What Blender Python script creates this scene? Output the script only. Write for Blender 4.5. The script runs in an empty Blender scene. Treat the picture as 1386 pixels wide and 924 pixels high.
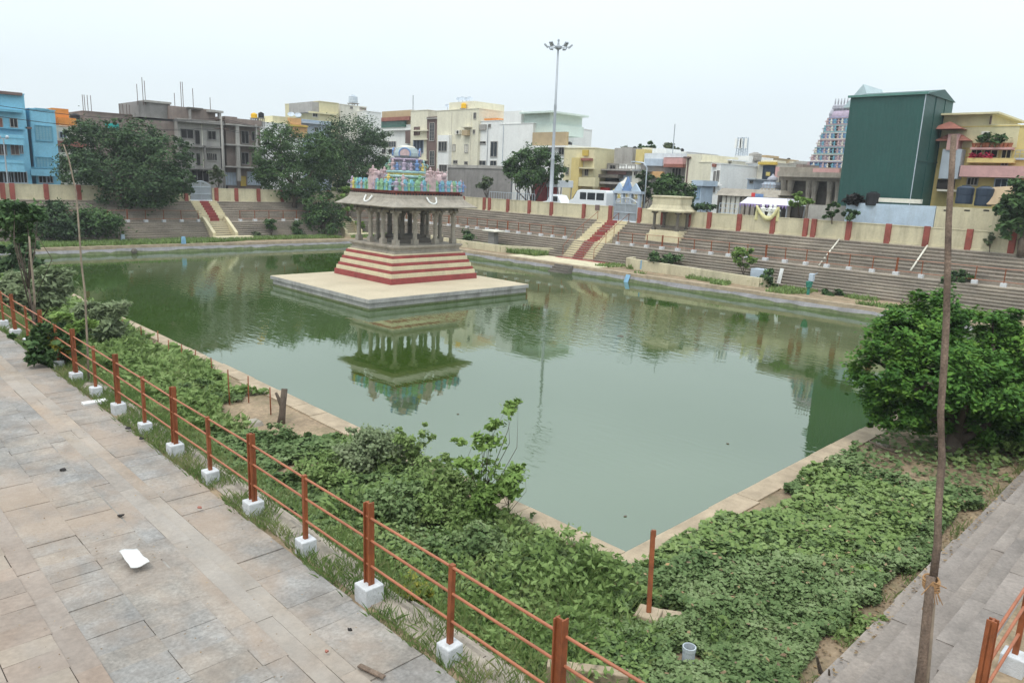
import bpy, math, random
import numpy as np
from mathutils import Vector, Matrix
rnd = random.Random(7)
rng = np.random.default_rng(7)
sc = bpy.context.scene
COL = sc.collection
R = math.radians

# ------------------------------------------------------------------ camera
FPX = 999.2                                   # focal length in pixels of a 1386 px wide picture
CAMZ = 7.8
_y, _p, _r = R(-44.84228), R(12.2202), R(2.3262)
_f = np.array([math.cos(_p)*math.cos(_y), math.cos(_p)*math.sin(_y), -math.sin(_p)])
_ri = np.array([math.sin(_y), -math.cos(_y), 0.])
_u = np.cross(_ri, _f)
_ri, _u = math.cos(_r)*_ri + math.sin(_r)*_u, -math.sin(_r)*_ri + math.cos(_r)*_u
_T = np.array([[0, -1, 0], [1, 0, 0], [0, 0, 1]], float)
RI, UP, FW = _T @ _ri, _T @ _u, _T @ _f
CP = np.array([0, 0, CAMZ])
cam_d = bpy.data.cameras.new('camera'); cam = bpy.data.objects.new('camera', cam_d); COL.objects.link(cam)
cam_d.sensor_width = 36; cam_d.lens = 36*FPX/1386; cam_d.clip_start = 0.1; cam_d.clip_end = 4000
cam.matrix_world = Matrix(((RI[0], UP[0], -FW[0], 0), (RI[1], UP[1], -FW[1], 0), (RI[2], UP[2], -FW[2], CAMZ), (0, 0, 0, 1)))
sc.camera = cam

def ray(px, py): return RI*((px-693)/FPX) - UP*((py-462)/FPX) + FW
def at_z(px, py, z): d = ray(px, py); return CP + d*((z-CAMZ)/d[2])
def at_x(px, py, x): d = ray(px, py); return CP + d*(x/d[0])
def at_y(px, py, y): d = ray(px, py); return CP + d*(y/d[1])
def at_d(px, py, t): return CP + ray(px, py)*t
def depth(p): return float(np.dot(np.array(p)-CP, FW))

# ------------------------------------------------------------------ light
sc.view_settings.view_transform = 'Standard'; sc.view_settings.look = 'None'
sc.view_settings.gamma = 1; sc.view_settings.use_curve_mapping = False; sc.view_settings.exposure = 0.46
SUN_EL, SUN_AZ = R(62), R(200)               # high soft sun behind thin cloud
w = bpy.data.worlds.new('World'); sc.world = w; w.use_nodes = True
nt = w.node_tree; N = nt.nodes; L = nt.links; N.clear()
out = N.new('ShaderNodeOutputWorld'); bg = N.new('ShaderNodeBackground'); sky = N.new('ShaderNodeTexSky')
sky.sky_type = 'NISHITA'; sky.sun_disc = False; sky.sun_elevation = SUN_EL; sky.sun_rotation = R(90)-SUN_AZ
sky.dust_density = 4; sky.air_density = 1.0
tc = N.new('ShaderNodeTexCoord'); sx = N.new('ShaderNodeSeparateXYZ'); L.new(tc.outputs['Generated'], sx.inputs[0])
cl = N.new('ShaderNodeMapRange'); cl.inputs['From Min'].default_value = .1; cl.inputs['From Max'].default_value = 1
cl.inputs['To Min'].default_value = 6.9; cl.inputs['To Max'].default_value = 15.5   # overcast cloud: brighter overhead
L.new(sx.outputs['Z'], cl.inputs['Value'])
ns = N.new('ShaderNodeTexNoise'); ns.inputs['Scale'].default_value = 1.6; ns.inputs['Detail'].default_value = 4
L.new(tc.outputs['Generated'], ns.inputs['Vector'])
nr = N.new('ShaderNodeMapRange'); nr.inputs['To Min'].default_value = .9; nr.inputs['To Max'].default_value = 1.1
L.new(ns.outputs['Fac'], nr.inputs['Value'])
mm = N.new('ShaderNodeMath'); mm.operation = 'MULTIPLY'; L.new(cl.outputs[0], mm.inputs[0]); L.new(nr.outputs[0], mm.inputs[1])
ccol = N.new('ShaderNodeMix'); ccol.data_type = 'RGBA'; ccol.blend_type = 'MULTIPLY'; ccol.inputs['Factor'].default_value = 1
ccol.inputs[6].default_value = (.885, .98, 1.03, 1); L.new(mm.outputs[0], ccol.inputs[7])
mx = N.new('ShaderNodeMix'); mx.data_type = 'RGBA'; mx.inputs['Factor'].default_value = .86
L.new(sky.outputs[0], mx.inputs[6]); L.new(ccol.outputs[2], mx.inputs[7])
L.new(mx.outputs[2], bg.inputs['Color']); bg.inputs['Strength'].default_value = 0.11; L.new(bg.outputs[0], out.inputs['Surface'])
sd = bpy.data.lights.new('sun', 'SUN'); sd.energy = 1.0; sd.angle = R(14); sd.color = (1, .95, .88)
so = bpy.data.objects.new('sun', sd); COL.objects.link(so)
so.rotation_euler = Vector((-math.cos(SUN_EL)*math.cos(SUN_AZ), -math.cos(SUN_EL)*math.sin(SUN_AZ), -math.sin(SUN_EL))).to_track_quat('-Z', 'Y').to_euler()

# ------------------------------------------------------------------ materials
def mat(name, col, rough=.85, var=.12, scale=1.5, stain=0., stain_col=(.06, .055, .05), fine=.08, bump=0., metal=0., spec=.25, island=0., hue=None, streak=True, ss=1.0, blotch=0., blotch_col=(.36, .27, .2)):
    m = bpy.data.materials.new(name); m.use_nodes = True; t = m.node_tree; n = t.nodes; l = t.links
    b = n['Principled BSDF']; b.inputs['Roughness'].default_value = rough; b.inputs['Metallic'].default_value = metal
    b.inputs['Specular IOR Level'].default_value = spec
    geo = n.new('ShaderNodeNewGeometry')
    def noise(s, detail=5, stretch=None):
        x = n.new('ShaderNodeTexNoise'); x.inputs['Scale'].default_value = s; x.inputs['Detail'].default_value = detail; x.inputs['Roughness'].default_value = .65
        if stretch:
            mp = n.new('ShaderNodeMapping'); mp.inputs['Scale'].default_value = stretch; l.new(geo.outputs['Position'], mp.inputs['Vector']); l.new(mp.outputs[0], x.inputs['Vector'])
        else: l.new(geo.outputs['Position'], x.inputs['Vector'])
        return x.outputs['Fac']
    def rng_(src, a, b_, lo=.3, hi=.7):
        r = n.new('ShaderNodeMapRange'); r.inputs['From Min'].default_value = lo; r.inputs['From Max'].default_value = hi
        r.inputs['To Min'].default_value = a; r.inputs['To Max'].default_value = b_; l.new(src, r.inputs['Value']); return r.outputs[0]
    def mul(a, b_):
        x = n.new('ShaderNodeMath'); x.operation = 'MULTIPLY'; l.new(a, x.inputs[0]); l.new(b_, x.inputs[1]); return x.outputs[0]
    f = mul(rng_(noise(scale), 1-var, 1+var), rng_(noise(scale*14, 3), 1-fine, 1+fine))
    base = n.new('ShaderNodeMix'); base.data_type = 'RGBA'; base.blend_type = 'MULTIPLY'; base.inputs['Factor'].default_value = 1
    base.inputs[6].default_value = (*col, 1)
    if hue or island:
        isl = geo.outputs['Random Per Island']
        if hue:
            cr = n.new('ShaderNodeValToRGB'); cr.color_ramp.interpolation = 'LINEAR'
            el = cr.color_ramp.elements
            cols = hue
            el[0].color = (*cols[0], 1); el[1].color = (*cols[-1], 1)
            for i, c in enumerate(cols[1:-1]): e = el.new((i+1)/(len(cols)-1)); e.color = (*c, 1)
            l.new(isl, cr.inputs['Fac']); l.new(cr.outputs['Color'], base.inputs[6])
        if island:
            x = n.new('ShaderNodeMath'); x.operation = 'MULTIPLY'; x.inputs[1].default_value = 7.31; l.new(isl, x.inputs[0])
            y = n.new('ShaderNodeMath'); y.operation = 'FRACT'; l.new(x.outputs[0], y.inputs[0])
            f = mul(f, rng_(y.outputs[0], 1-island, 1+island, 0, 1))
    l.new(f, base.inputs[7]); cur = base.outputs[2]
    if stain:
        s1 = rng_(noise(ss, 6, (1.3, 1.3, .16) if streak else (1, 1, 1)), 0, 1, .48, .72)
        k = n.new('ShaderNodeMath'); k.operation = 'MULTIPLY'; k.inputs[1].default_value = stain; l.new(s1, k.inputs[0])
        mix = n.new('ShaderNodeMix'); mix.data_type = 'RGBA'; l.new(k.outputs[0], mix.inputs['Factor']); l.new(cur, mix.inputs[6]); mix.inputs[7].default_value = (*stain_col, 1)
        cur = mix.outputs[2]
    if blotch:
        s2 = rng_(noise(.55, 4, (1, .5, 1)), 0, blotch, .42, .62)
        mix = n.new('ShaderNodeMix'); mix.data_type = 'RGBA'; l.new(s2, mix.inputs['Factor']); l.new(cur, mix.inputs[6]); mix.inputs[7].default_value = (*blotch_col, 1); cur = mix.outputs[2]
    l.new(cur, b.inputs['Base Color'])
    if bump:
        bp = n.new('ShaderNodeBump'); bp.inputs['Strength'].default_value = bump; bp.inputs['Distance'].default_value = .05
        l.new(noise(scale*8, 6), bp.inputs['Height']); l.new(bp.outputs[0], b.inputs['Normal'])
    return m

def leafmat(name, cols, trans=.25, scale=.8):
    m = bpy.data.materials.new(name); m.use_nodes = True; t = m.node_tree; n = t.nodes; l = t.links
    b = n['Principled BSDF']; b.inputs['Roughness'].default_value = .7; b.inputs['Specular IOR Level'].default_value = .12
    geo = n.new('ShaderNodeNewGeometry'); cr = n.new('ShaderNodeValToRGB'); el = cr.color_ramp.elements
    el[0].color = (*cols[0], 1); el[1].color = (*cols[-1], 1)
    for i, c in enumerate(cols[1:-1]): e = el.new((i+1)/(len(cols)-1)); e.color = (*c, 1)
    nz = n.new('ShaderNodeTexNoise'); nz.inputs['Scale'].default_value = scale; nz.inputs['Detail'].default_value = 3
    l.new(geo.outputs['Position'], nz.inputs['Vector'])
    ad = n.new('ShaderNodeMath'); ad.operation = 'MULTIPLY_ADD'; ad.inputs[1].default_value = .45
    ms = n.new('ShaderNodeMapRange'); ms.inputs['From Min'].default_value = .3; ms.inputs['From Max'].default_value = .7; ms.inputs['To Max'].default_value = .6
    l.new(nz.outputs['Fac'], ms.inputs['Value']); l.new(geo.outputs['Random Per Island'], ad.inputs[0]); l.new(ms.outputs[0], ad.inputs[2])
    l.new(ad.outputs[0], cr.inputs['Fac']); l.new(cr.outputs['Color'], b.inputs['Base Color'])
    tr = n.new('ShaderNodeBsdfTranslucent'); l.new(cr.outputs['Color'], tr.inputs['Color'])
    mixs = n.new('ShaderNodeMixShader'); mixs.inputs['Fac'].default_value = trans
    l.new(b.outputs[0], mixs.inputs[1]); l.new(tr.outputs[0], mixs.inputs[2]); l.new(mixs.outputs[0], n['Material Output'].inputs['Surface'])
    return m

M = {}
M['cream'] = mat('cream_paint', (.54, .485, .335), stain=.5, stain_col=(.2, .17, .12), var=.1, scale=.6)
M['cream_clean'] = mat('cream_stair_paint', (.58, .51, .34), stain=.25, stain_col=(.25, .2, .13), var=.1, scale=.8)
M['red'] = mat('red_oxide', (.27, .078, .06), var=.25, stain=.4, stain_col=(.1, .04, .03))
M['redband'] = mat('red_step_paint', (.28, .065, .06), var=.2, stain=.3, stain_col=(.12, .05, .045))
M['rust'] = mat('rust_red_paint', (.25, .075, .026), rough=.6, var=.3, scale=4, ss=6, stain=.55, stain_col=(.1, .03, .015), spec=.4)
M['rail'] = mat('rail_paint', (.34, .12, .06), rough=.5, var=.2, scale=3, spec=.4)
M['block'] = mat('whitewash_block', (.6, .61, .62), var=.2, scale=5, ss=5, streak=False, stain=.75, stain_col=(.22, .22, .21), bump=.4)
M['steps'] = mat('old_step_stone', (.23, .19, .165), var=.25, scale=.5, stain=.4, stain_col=(.13, .11, .095), island=.1, fine=.2, bump=.3,
                 hue=[(.275, .238, .198), (.31, .262, .214), (.287, .253, .208), (.335, .288, .23), (.265, .23, .188)], streak=False)
M['steps_near'] = mat('grey_step_stone', (.3, .29, .28), var=.2, scale=1.2, stain=.3, stain_col=(.13, .12, .11), island=.12, fine=.15, bump=.3,
                      hue=[(0.23, 0.2, 0.177), (0.255, 0.22, 0.193), (0.218, 0.192, 0.172), (0.262, 0.223, 0.19)], streak=False)
M['pave'] = mat('paving_slab', (.34, .32, .29), var=.25, scale=1.3, stain=.75, stain_col=(.16, .14, .122), island=.06, fine=.22, bump=.5,
                hue=[(0.257, 0.242, 0.224), (0.249, 0.238, 0.224), (0.265, 0.24, 0.211), (0.252, 0.235, 0.216), (0.241, 0.231, 0.218), (0.267, 0.24, 0.208), (0.254, 0.24, 0.221)], streak=False, blotch=.6, ss=1.7)
M['pave_peach'] = mat('peach_paving', (.45, .33, .24), var=.22, scale=1.0, stain=.3, stain_col=(.2, .16, .13), island=.1, fine=.14, bump=.25,
                      hue=[(0.31, 0.252, 0.195), (0.294, 0.246, 0.2), (0.315, 0.244, 0.184), (0.278, 0.241, 0.206), (0.299, 0.249, 0.2)], streak=False, blotch=.5, blotch_col=(.33, .31, .285), ss=1.7)
M['pave_red'] = mat('reddish_paving', (.4, .28, .21), var=.22, scale=.9, stain=.35, stain_col=(.2, .15, .12), island=.1, fine=.14, bump=.25,
                    hue=[(0.261, 0.213, 0.177), (0.282, 0.216, 0.169), (0.254, 0.213, 0.182), (0.287, 0.234, 0.182), (0.249, 0.209, 0.18)], streak=False, blotch=.5, blotch_col=(.3, .265, .235), ss=1.7)
M['mortar'] = mat('mortar_bed', (.25, .23, .205), var=.3, scale=2, bump=.4)
M['soil'] = mat('dry_soil', (.27, .2, .13), var=.3, scale=.7, stain=.5, stain_col=(.09, .1, .04), fine=.25, bump=.6, streak=False)
M['ledge'] = mat('sandy_ledge', (.36, .285, .2), var=.25, scale=1.5, ss=1.6, stain=.55, stain_col=(.22, .17, .12), bump=.3, streak=False)
M['ledge_face'] = mat('grey_ledge_face', (.27, .26, .265), var=.2, scale=1, stain=.5, stain_col=(.1, .1, .085))
M['algae'] = mat('algae_stain', (.12, .14, .07), var=.35, scale=2, stain=.4, stain_col=(.06, .065, .045))
M['street'] = mat('asphalt', (.09, .085, .08), var=.3, scale=.4)
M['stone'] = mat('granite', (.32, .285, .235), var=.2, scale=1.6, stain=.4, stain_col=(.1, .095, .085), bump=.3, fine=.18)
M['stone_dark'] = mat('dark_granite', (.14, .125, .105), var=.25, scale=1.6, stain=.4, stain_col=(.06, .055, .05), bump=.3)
M['platform'] = mat('platform_top', (.47, .4, .285), var=.12, scale=.5, stain=.25, stain_col=(.27, .22, .16), streak=False)
M['platform_edge'] = mat('platform_face', (.33, .32, .3), var=.25, scale=.8, stain=.6, stain_col=(.1, .1, .085))
M['white'] = mat('white_paint', (.76, .76, .73), stain=.15, stain_col=(.35, .33, .29), var=.06, scale=.4)
M['offwhite'] = mat('offwhite_paint', (.66, .63, .54), stain=.3, stain_col=(.33, .3, .24), var=.08, scale=.4)
M['creamwall'] = mat('house_cream', (.68, .64, .5), stain=.25, stain_col=(.38, .34, .26), var=.07, scale=.3)
M['mint'] = mat('mint_white_paint', (.6, .69, .63), stain=.15, stain_col=(.4, .42, .38), var=.05, scale=.4)
M['blue'] = mat('sky_blue_paint', (.24, .53, .68), stain=.25, stain_col=(.14, .28, .36), var=.07, scale=.4)
M['bluedark'] = mat('mid_blue_paint', (.15, .38, .5), stain=.2, stain_col=(.1, .2, .27))
M['orange'] = mat('orange_paint', (.68, .26, .06), stain=.2, stain_col=(.3, .13, .05))
M['lorange'] = mat('pale_orange_paint', (.62, .37, .17), stain=.25, stain_col=(.3, .2, .12))
M['yellow'] = mat('yellow_paint', (.62, .5, .21), stain=.3, stain_col=(.36, .28, .12), var=.08)
M['pyellow'] = mat('pale_yellow_paint', (.63, .57, .36), stain=.3, stain_col=(.38, .33, .2), var=.08)
M['ochre'] = mat('ochre_paint', (.55, .4, .09), stain=.2, stain_col=(.3, .22, .08))
M['concrete'] = mat('raw_concrete', (.25, .235, .22), stain=.5, stain_col=(.1, .092, .085), var=.22, scale=.5)
M['concrete_l'] = mat('pale_concrete', (.36, .34, .31), stain=.45, stain_col=(.15, .14, .13), var=.2, scale=.5)
M['brick'] = mat('brick_grey', (.24, .19, .165), stain=.4, stain_col=(.11, .095, .085), var=.22, scale=.6)
M['brown'] = mat('brown_tile', (.17, .115, .1), stain=.3, stain_col=(.09, .065, .06))
M['tan'] = mat('tan_tile', (.43, .33, .2), var=.1)
M['tile'] = mat('terracotta', (.29, .12, .09), var=.25, stain=.3, stain_col=(.12, .06, .05))
M['pinkp'] = mat('pink_paint', (.56, .33, .31), var=.12, stain=.2, stain_col=(.3, .2, .19))
M['paleblue'] = mat('pale_blue_limewash', (.44, .53, .62), var=.14, scale=.7, stain=.45, stain_col=(.3, .31, .31))
M['bluegrey'] = mat('blue_grey_paint', (.42, .48, .55), var=.1, stain=.25, stain_col=(.25, .27, .3))
M['glass'] = mat('dark_glass', (.03, .035, .04), rough=.15, var=.2, spec=.6)
M['gglass'] = mat('green_glass', (.03, .13, .09), rough=.2, var=.2, spec=.6)
M['grill'] = mat('grill_blue', (.25, .45, .52), var=.1)
M['dark'] = mat('dark_opening', (.025, .023, .022), rough=.9)
M['frame'] = mat('window_frame', (.4, .38, .35))
M['black'] = mat('black_plastic', (.02, .02, .022), rough=.45)
M['blackw'] = mat('black_rag', (.025, .022, .02))
M['steel'] = mat('galvanised_steel', (.36, .385, .41), rough=.45, metal=.3, var=.1)
M['lsteel'] = mat('silver_paint', (.45, .5, .55), rough=.45, metal=.2, var=.1)
M['ytank'] = mat('yellow_tank', (.8, .47, .03), rough=.5)
M['greensheet'] = mat('green_sheet', (.018, .075, .064), rough=.5, var=.1, scale=.3, stain=.15, stain_col=(.02, .07, .06), spec=.4)
M['greensheet_l'] = mat('pale_green_ridge', (.1, .22, .19), rough=.5)
M['clearsheet'] = mat('clear_roof_sheet', (.42, .52, .54), rough=.35, var=.1)
M['teal'] = mat('teal_tarp', (.03, .42, .38), var=.15)
M['rebar'] = mat('rebar', (.13, .09, .075))
M['wood'] = mat('weathered_pole', (.16, .115, .085), var=.4, scale=3, ss=4, stain=.85, stain_col=(.055, .04, .035), bump=.6, fine=.3)
M['bamboo'] = mat('old_bamboo', (.22, .175, .13), var=.3, scale=4, stain=.4, stain_col=(.08, .065, .05))
M['bark'] = mat('bark', (.11, .085, .065), var=.3, scale=4, bump=.6)
M['rope'] = mat('coir_rope', (.33, .19, .09), var=.3, scale=20)
M['paper'] = mat('paper', (.62, .61, .59), var=.05)
M['pvc'] = mat('grey_pvc', (.38, .42, .45), var=.15, scale=3, stain=.3, stain_col=(.6, .6, .58))
M['sheet'] = mat('white_roof_sheet', (.66, .69, .71), stain=.25, stain_col=(.4, .4, .4))
M['tent'] = mat('tent_cloth', (.7, .69, .74), var=.06)
M['violet'] = mat('violet_cloth', (.3, .22, .42), var=.15)
M['garland'] = mat('yellow_drape', (.58, .54, .28), var=.15, scale=4)
M['redcloth'] = mat('red_tarp', (.36, .07, .07), var=.2, stain=.2, stain_col=(.2, .06, .06))
M['van'] = mat('white_car_paint', (.75, .77, .78), rough=.25, var=.02, spec=.5)
M['tyre'] = mat('tyre', (.02, .02, .02))
M['signred'] = mat('red_sign', (.62, .06, .06), rough=.5)
M['cyan'] = mat('temple_cyan', (.18, .4, .49), var=.2, scale=4, ss=3, streak=False, stain=.5, stain_col=(.2, .19, .18))
M['tpink'] = mat('temple_pink', (.52, .38, .38), var=.2, scale=4, ss=3, streak=False, stain=.5, stain_col=(.2, .19, .18))
M['tgreen'] = mat('temple_green', (.24, .42, .24), var=.15, scale=4, ss=3, streak=False, stain=.5, stain_col=(.2, .19, .18))
M['tyellow'] = mat('temple_yellow', (.62, .5, .16), var=.15, scale=4, ss=3, streak=False, stain=.5, stain_col=(.2, .19, .18))
M['tteal'] = mat('temple_teal', (.33, .5, .48), var=.2, scale=4, ss=3, streak=False, stain=.5, stain_col=(.2, .19, .18))
M['tblue'] = mat('temple_blue', (.16, .26, .46), var=.15, scale=4, ss=3, streak=False, stain=.5, stain_col=(.2, .19, .18))
M['tdome'] = mat('temple_dome', (.33, .39, .39), var=.2, scale=4, stain=.3, stain_col=(.2, .22, .22))
M['tgrey'] = mat('temple_grey', (.36, .36, .4), var=.2, scale=3)
M['tpurple'] = mat('temple_mauve', (.38, .31, .39), var=.2, scale=4, ss=3, streak=False, stain=.5, stain_col=(.2, .19, .18))
M['bluepaint'] = mat('blue_mark_paint', (.2, .36, .5), var=.2)
M['hpump'] = mat('pump_green', (.04, .2, .15), rough=.5)
M['pot'] = mat('clay_pot', (.35, .13, .07))
M['flower'] = mat('pink_flowers', (.6, .05, .12))
M['board'] = mat('brown_board', (.42, .31, .2), var=.15)
M['bluedrum'] = mat('blue_black_plastic', (.03, .045, .07), rough=.45)
G = lambda *a, **k: leafmat(*a, **k)
M['lf_cover'] = G('creeper_leaves', [(.065, .108, .042), (.115, .175, .066), (.175, .24, .1), (.25, .31, .155)], .2, 1.0)
M['lf_cover_l'] = G('bright_weed_leaves', [(.115, .18, .055), (.185, .265, .085), (.27, .345, .14)], .25)
M['lf_grass'] = G('grass_blades', [(.08, .15, .04), (.13, .21, .06), (.2, .25, .09), (.3, .29, .14)], .2)
M['lf_dark'] = G('dark_leaves', [(.03, .058, .03), (.05, .09, .042), (.072, .12, .05), (.105, .16, .066)], .12)
M['lf_mid'] = G('mid_green_leaves', [(.03, .062, .026), (.052, .1, .036), (.08, .14, .048), (.125, .19, .07)], .15)
M['lf_big'] = G('almond_leaves', [(.026, .07, .016), (.05, .125, .024), (.09, .195, .032), (.17, .29, .05)], .16, 1.2)
M['lf_bright'] = G('bright_leaves', [(.12, .2, .05), (.185, .285, .075), (.26, .36, .11)], .25)
M['lf_olive'] = G('olive_leaves', [(.06, .085, .04), (.1, .13, .065), (.15, .18, .095)], .2)
M['lf_feather'] = G('feathery_leaves', [(.13, .17, .085), (.2, .25, .13), (.28, .32, .19)], .25)
M['dead_leaf'] = mat('dead_leaf', (.2, .13, .07), island=.4, hue=[(.2, .13, .07), (.3, .22, .12), (.13, .09, .06), (.26, .17, .08)])
M['lf_yellow'] = G('yellow_leaves', [(.16, .2, .04), (.35, .3, .05), (.12, .2, .04)], .25)

# corrugated bump for sheet metal
def corrugate(m, axis, freq, dist=.03, strength=.6):
    t = m.node_tree; n = t.nodes; l = t.links; b = n['Principled BSDF']
    g = n.new('ShaderNodeNewGeometry'); wv = n.new('ShaderNodeTexWave'); wv.bands_direction = axis; wv.inputs['Scale'].default_value = freq
    l.new(g.outputs['Position'], wv.inputs['Vector']); bp = n.new('ShaderNodeBump'); bp.inputs['Strength'].default_value = strength; bp.inputs['Distance'].default_value = dist
    l.new(wv.outputs['Fac'], bp.inputs['Height']); l.new(bp.outputs[0], b.inputs['Normal'])
def ribs(m, freq, dist, strength):        # vertical ribs on both faces of upright sheet cladding
    t = m.node_tree; n = t.nodes; l = t.links; b = n['Principled BSDF']; g = n.new('ShaderNodeNewGeometry'); sx_ = n.new('ShaderNodeSeparateXYZ'); l.new(g.outputs['Position'], sx_.inputs[0])
    ad = n.new('ShaderNodeMath'); l.new(sx_.outputs['X'], ad.inputs[0]); l.new(sx_.outputs['Y'], ad.inputs[1]); ml = n.new('ShaderNodeMath'); ml.operation = 'MULTIPLY'; ml.inputs[1].default_value = freq; l.new(ad.outputs[0], ml.inputs[0])
    si = n.new('ShaderNodeMath'); si.operation = 'SINE'; l.new(ml.outputs[0], si.inputs[0]); bp = n.new('ShaderNodeBump'); bp.inputs['Strength'].default_value = strength; bp.inputs['Distance'].default_value = dist; l.new(si.outputs[0], bp.inputs['Height']); l.new(bp.outputs[0], b.inputs['Normal'])
ribs(M['greensheet'], 21, .02, .35)
corrugate(M['sheet'], 'Y', 1.5); corrugate(M['redcloth'], 'Y', .8)

# ------------------------------------------------------------------ mesh helpers
OFF = {}
def setp(o, label=None, cat=None, group=None, kind=None):
    if label: o['label'] = label
    if cat: o['category'] = cat
    if group: o['group'] = group
    if kind: o['kind'] = kind
    return o
def thing(name, label, cat, loc, group=None):
    o = bpy.data.objects.new(name, None); COL.objects.link(o); o.location = tuple(float(c) for c in loc); o.empty_display_size = .3
    OFF[o.name] = np.array(loc, float); return setp(o, label, cat, group)

class MB:
    def __init__(s): s.v = []; s.f = []
    def quad(s, a, b, c, d): i = len(s.v); s.v += [a, b, c, d]; s.f.append((i, i+1, i+2, i+3)); return s
    def hexa(s, p):            # 8 points: bottom 4 ccw, top 4 ccw
        i = len(s.v); s.v += [tuple(q) for q in p]
        s.f += [(i+3, i+2, i+1, i), (i+4, i+5, i+6, i+7)] + [(i+k, i+(k+1) % 4, i+4+(k+1) % 4, i+4+k) for k in range(4)]; return s
    def box(s, x0, x1, y0, y1, z0, z1):
        x0, x1 = min(x0, x1), max(x0, x1); y0, y1 = min(y0, y1), max(y0, y1); z0, z1 = min(z0, z1), max(z0, z1)
        return s.hexa([(x0, y0, z0), (x1, y0, z0), (x1, y1, z0), (x0, y1, z0), (x0, y0, z1), (x1, y0, z1), (x1, y1, z1), (x0, y1, z1)])
    def frus(s, cx, cy, hx0, hy0, z0, hx1, hy1, z1, rot=0):
        c, sn = math.cos(rot), math.sin(rot); P = []
        for hx, hy, z in ((hx0, hy0, z0), (hx1, hy1, z1)):
            for a, b in ((-1, -1), (1, -1), (1, 1), (-1, 1)):
                P.append((cx+c*a*hx-sn*b*hy, cy+sn*a*hx+c*b*hy, z))
        return s.hexa(P)
    def bar(s, a, b, wx, wz=None):     # rectangular bar between points
        a, b = Vector(a), Vector(b); d = (b-a).normalized(); wz = wz or wx
        n = d.cross(Vector((0, 0, 1))); n = n.normalized() if n.length > 1e-4 else Vector((1, 0, 0)); m = n.cross(d)
        P = [p + n*sx_*wx/2 + m*sz*wz/2 for p in (a, b) for sx_, sz in ((-1, -1), (1, -1), (1, 1), (-1, 1))]
        return s.hexa(P)
    def tube(s, pts, rad, n=8, cap=True):
        pts = [Vector(p) for p in pts]; rad = rad if hasattr(rad, '__len__') else [rad]*len(pts); rings = []
        for k, p in enumerate(pts):
            d = (pts[min(k+1, len(pts)-1)] - pts[max(k-1, 0)]).normalized()
            a = d.cross(Vector((.3, .1, .95))); a = a.normalized() if a.length > 1e-3 else Vector((1, 0, 0)); b = d.cross(a)
            i = len(s.v); s.v += [tuple(p + (a*math.cos(t*2*math.pi/n) + b*math.sin(t*2*math.pi/n))*rad[k]) for t in range(n)]; rings.append(i)
        for i, j in zip(rings, rings[1:]): s.f += [(i+t, i+(t+1) % n, j+(t+1) % n, j+t) for t in range(n)]
        if cap: s.f += [tuple(rings[0]+t for t in reversed(range(n))), tuple(rings[-1]+t for t in range(n))]
        return s
    def lathe(s, cx, cy, z0, prof, n=12, sx_=1, sy_=1, rot=0):
        rings = []
        for r, z in prof:
            i = len(s.v); s.v += [(cx+sx_*r*math.cos(rot+t*2*math.pi/n), cy+sy_*r*math.sin(rot+t*2*math.pi/n), z0+z) for t in range(n)]; rings.append(i)
        for i, j in zip(rings, rings[1:]): s.f += [(i+t, i+(t+1) % n, j+(t+1) % n, j+t) for t in range(n)]
        s.f += [tuple(rings[0]+t for t in reversed(range(n))), tuple(rings[-1]+t for t in range(n))]; return s
    def ball(s, cx, cy, cz, r, n=8, sz=1):
        return s.lathe(cx, cy, cz, [(r*math.sin(a), -r*sz*math.cos(a)) for a in np.linspace(.15, math.pi-.15, 6)], n)
    def poly(s, pts, thick):   # prism: polygon points (3d list), thickness vector
        i = len(s.v); k = len(pts); t = Vector(thick); s.v += [tuple(p) for p in pts] + [tuple(Vector(p)+t) for p in pts]
        s.f += [tuple(i+a for a in reversed(range(k))), tuple(i+k+a for a in range(k))] + [(i+a, i+(a+1) % k, i+k+(a+1) % k, i+k+a) for a in range(k)]; return s
    def build(s, name, m, parent=None, smooth=False, bevel=0, kind=None):
        me = bpy.data.meshes.new(name)
        off = OFF.get(parent.name, np.zeros(3)) if parent else np.zeros(3)
        v = np.array(s.v, float).reshape(-1, 3) - off
        me.from_pydata(v.tolist(), [], s.f); me.materials.append(M[m] if isinstance(m, str) else m)
        if smooth:
            me.polygons.foreach_set('use_smooth', [True]*len(me.polygons))
        o = bpy.data.objects.new(name, me); COL.objects.link(o)
        if parent: o.parent = parent; OFF[o.name] = off
        else: OFF[o.name] = np.zeros(3)
        if bevel:
            bv = o.modifiers.new('bevel', 'BEVEL'); bv.width = bevel; bv.segments = 2; bv.limit_method = 'ANGLE'
        if kind: o['kind'] = kind
        return o

def fixnormals(o):
    import bmesh
    bm = bmesh.new(); bm.from_mesh(o.data); bmesh.ops.recalc_face_normals(bm, faces=bm.faces); bm.to_mesh(o.data); bm.free(); return o

def copy_tree(o, parent=None):
    c = o.copy(); COL.objects.link(c); c.parent = parent
    OFF[c.name] = OFF.get(o.name, np.zeros(3))
    for ch in list(o.children): copy_tree(ch, c)
    return c

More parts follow.
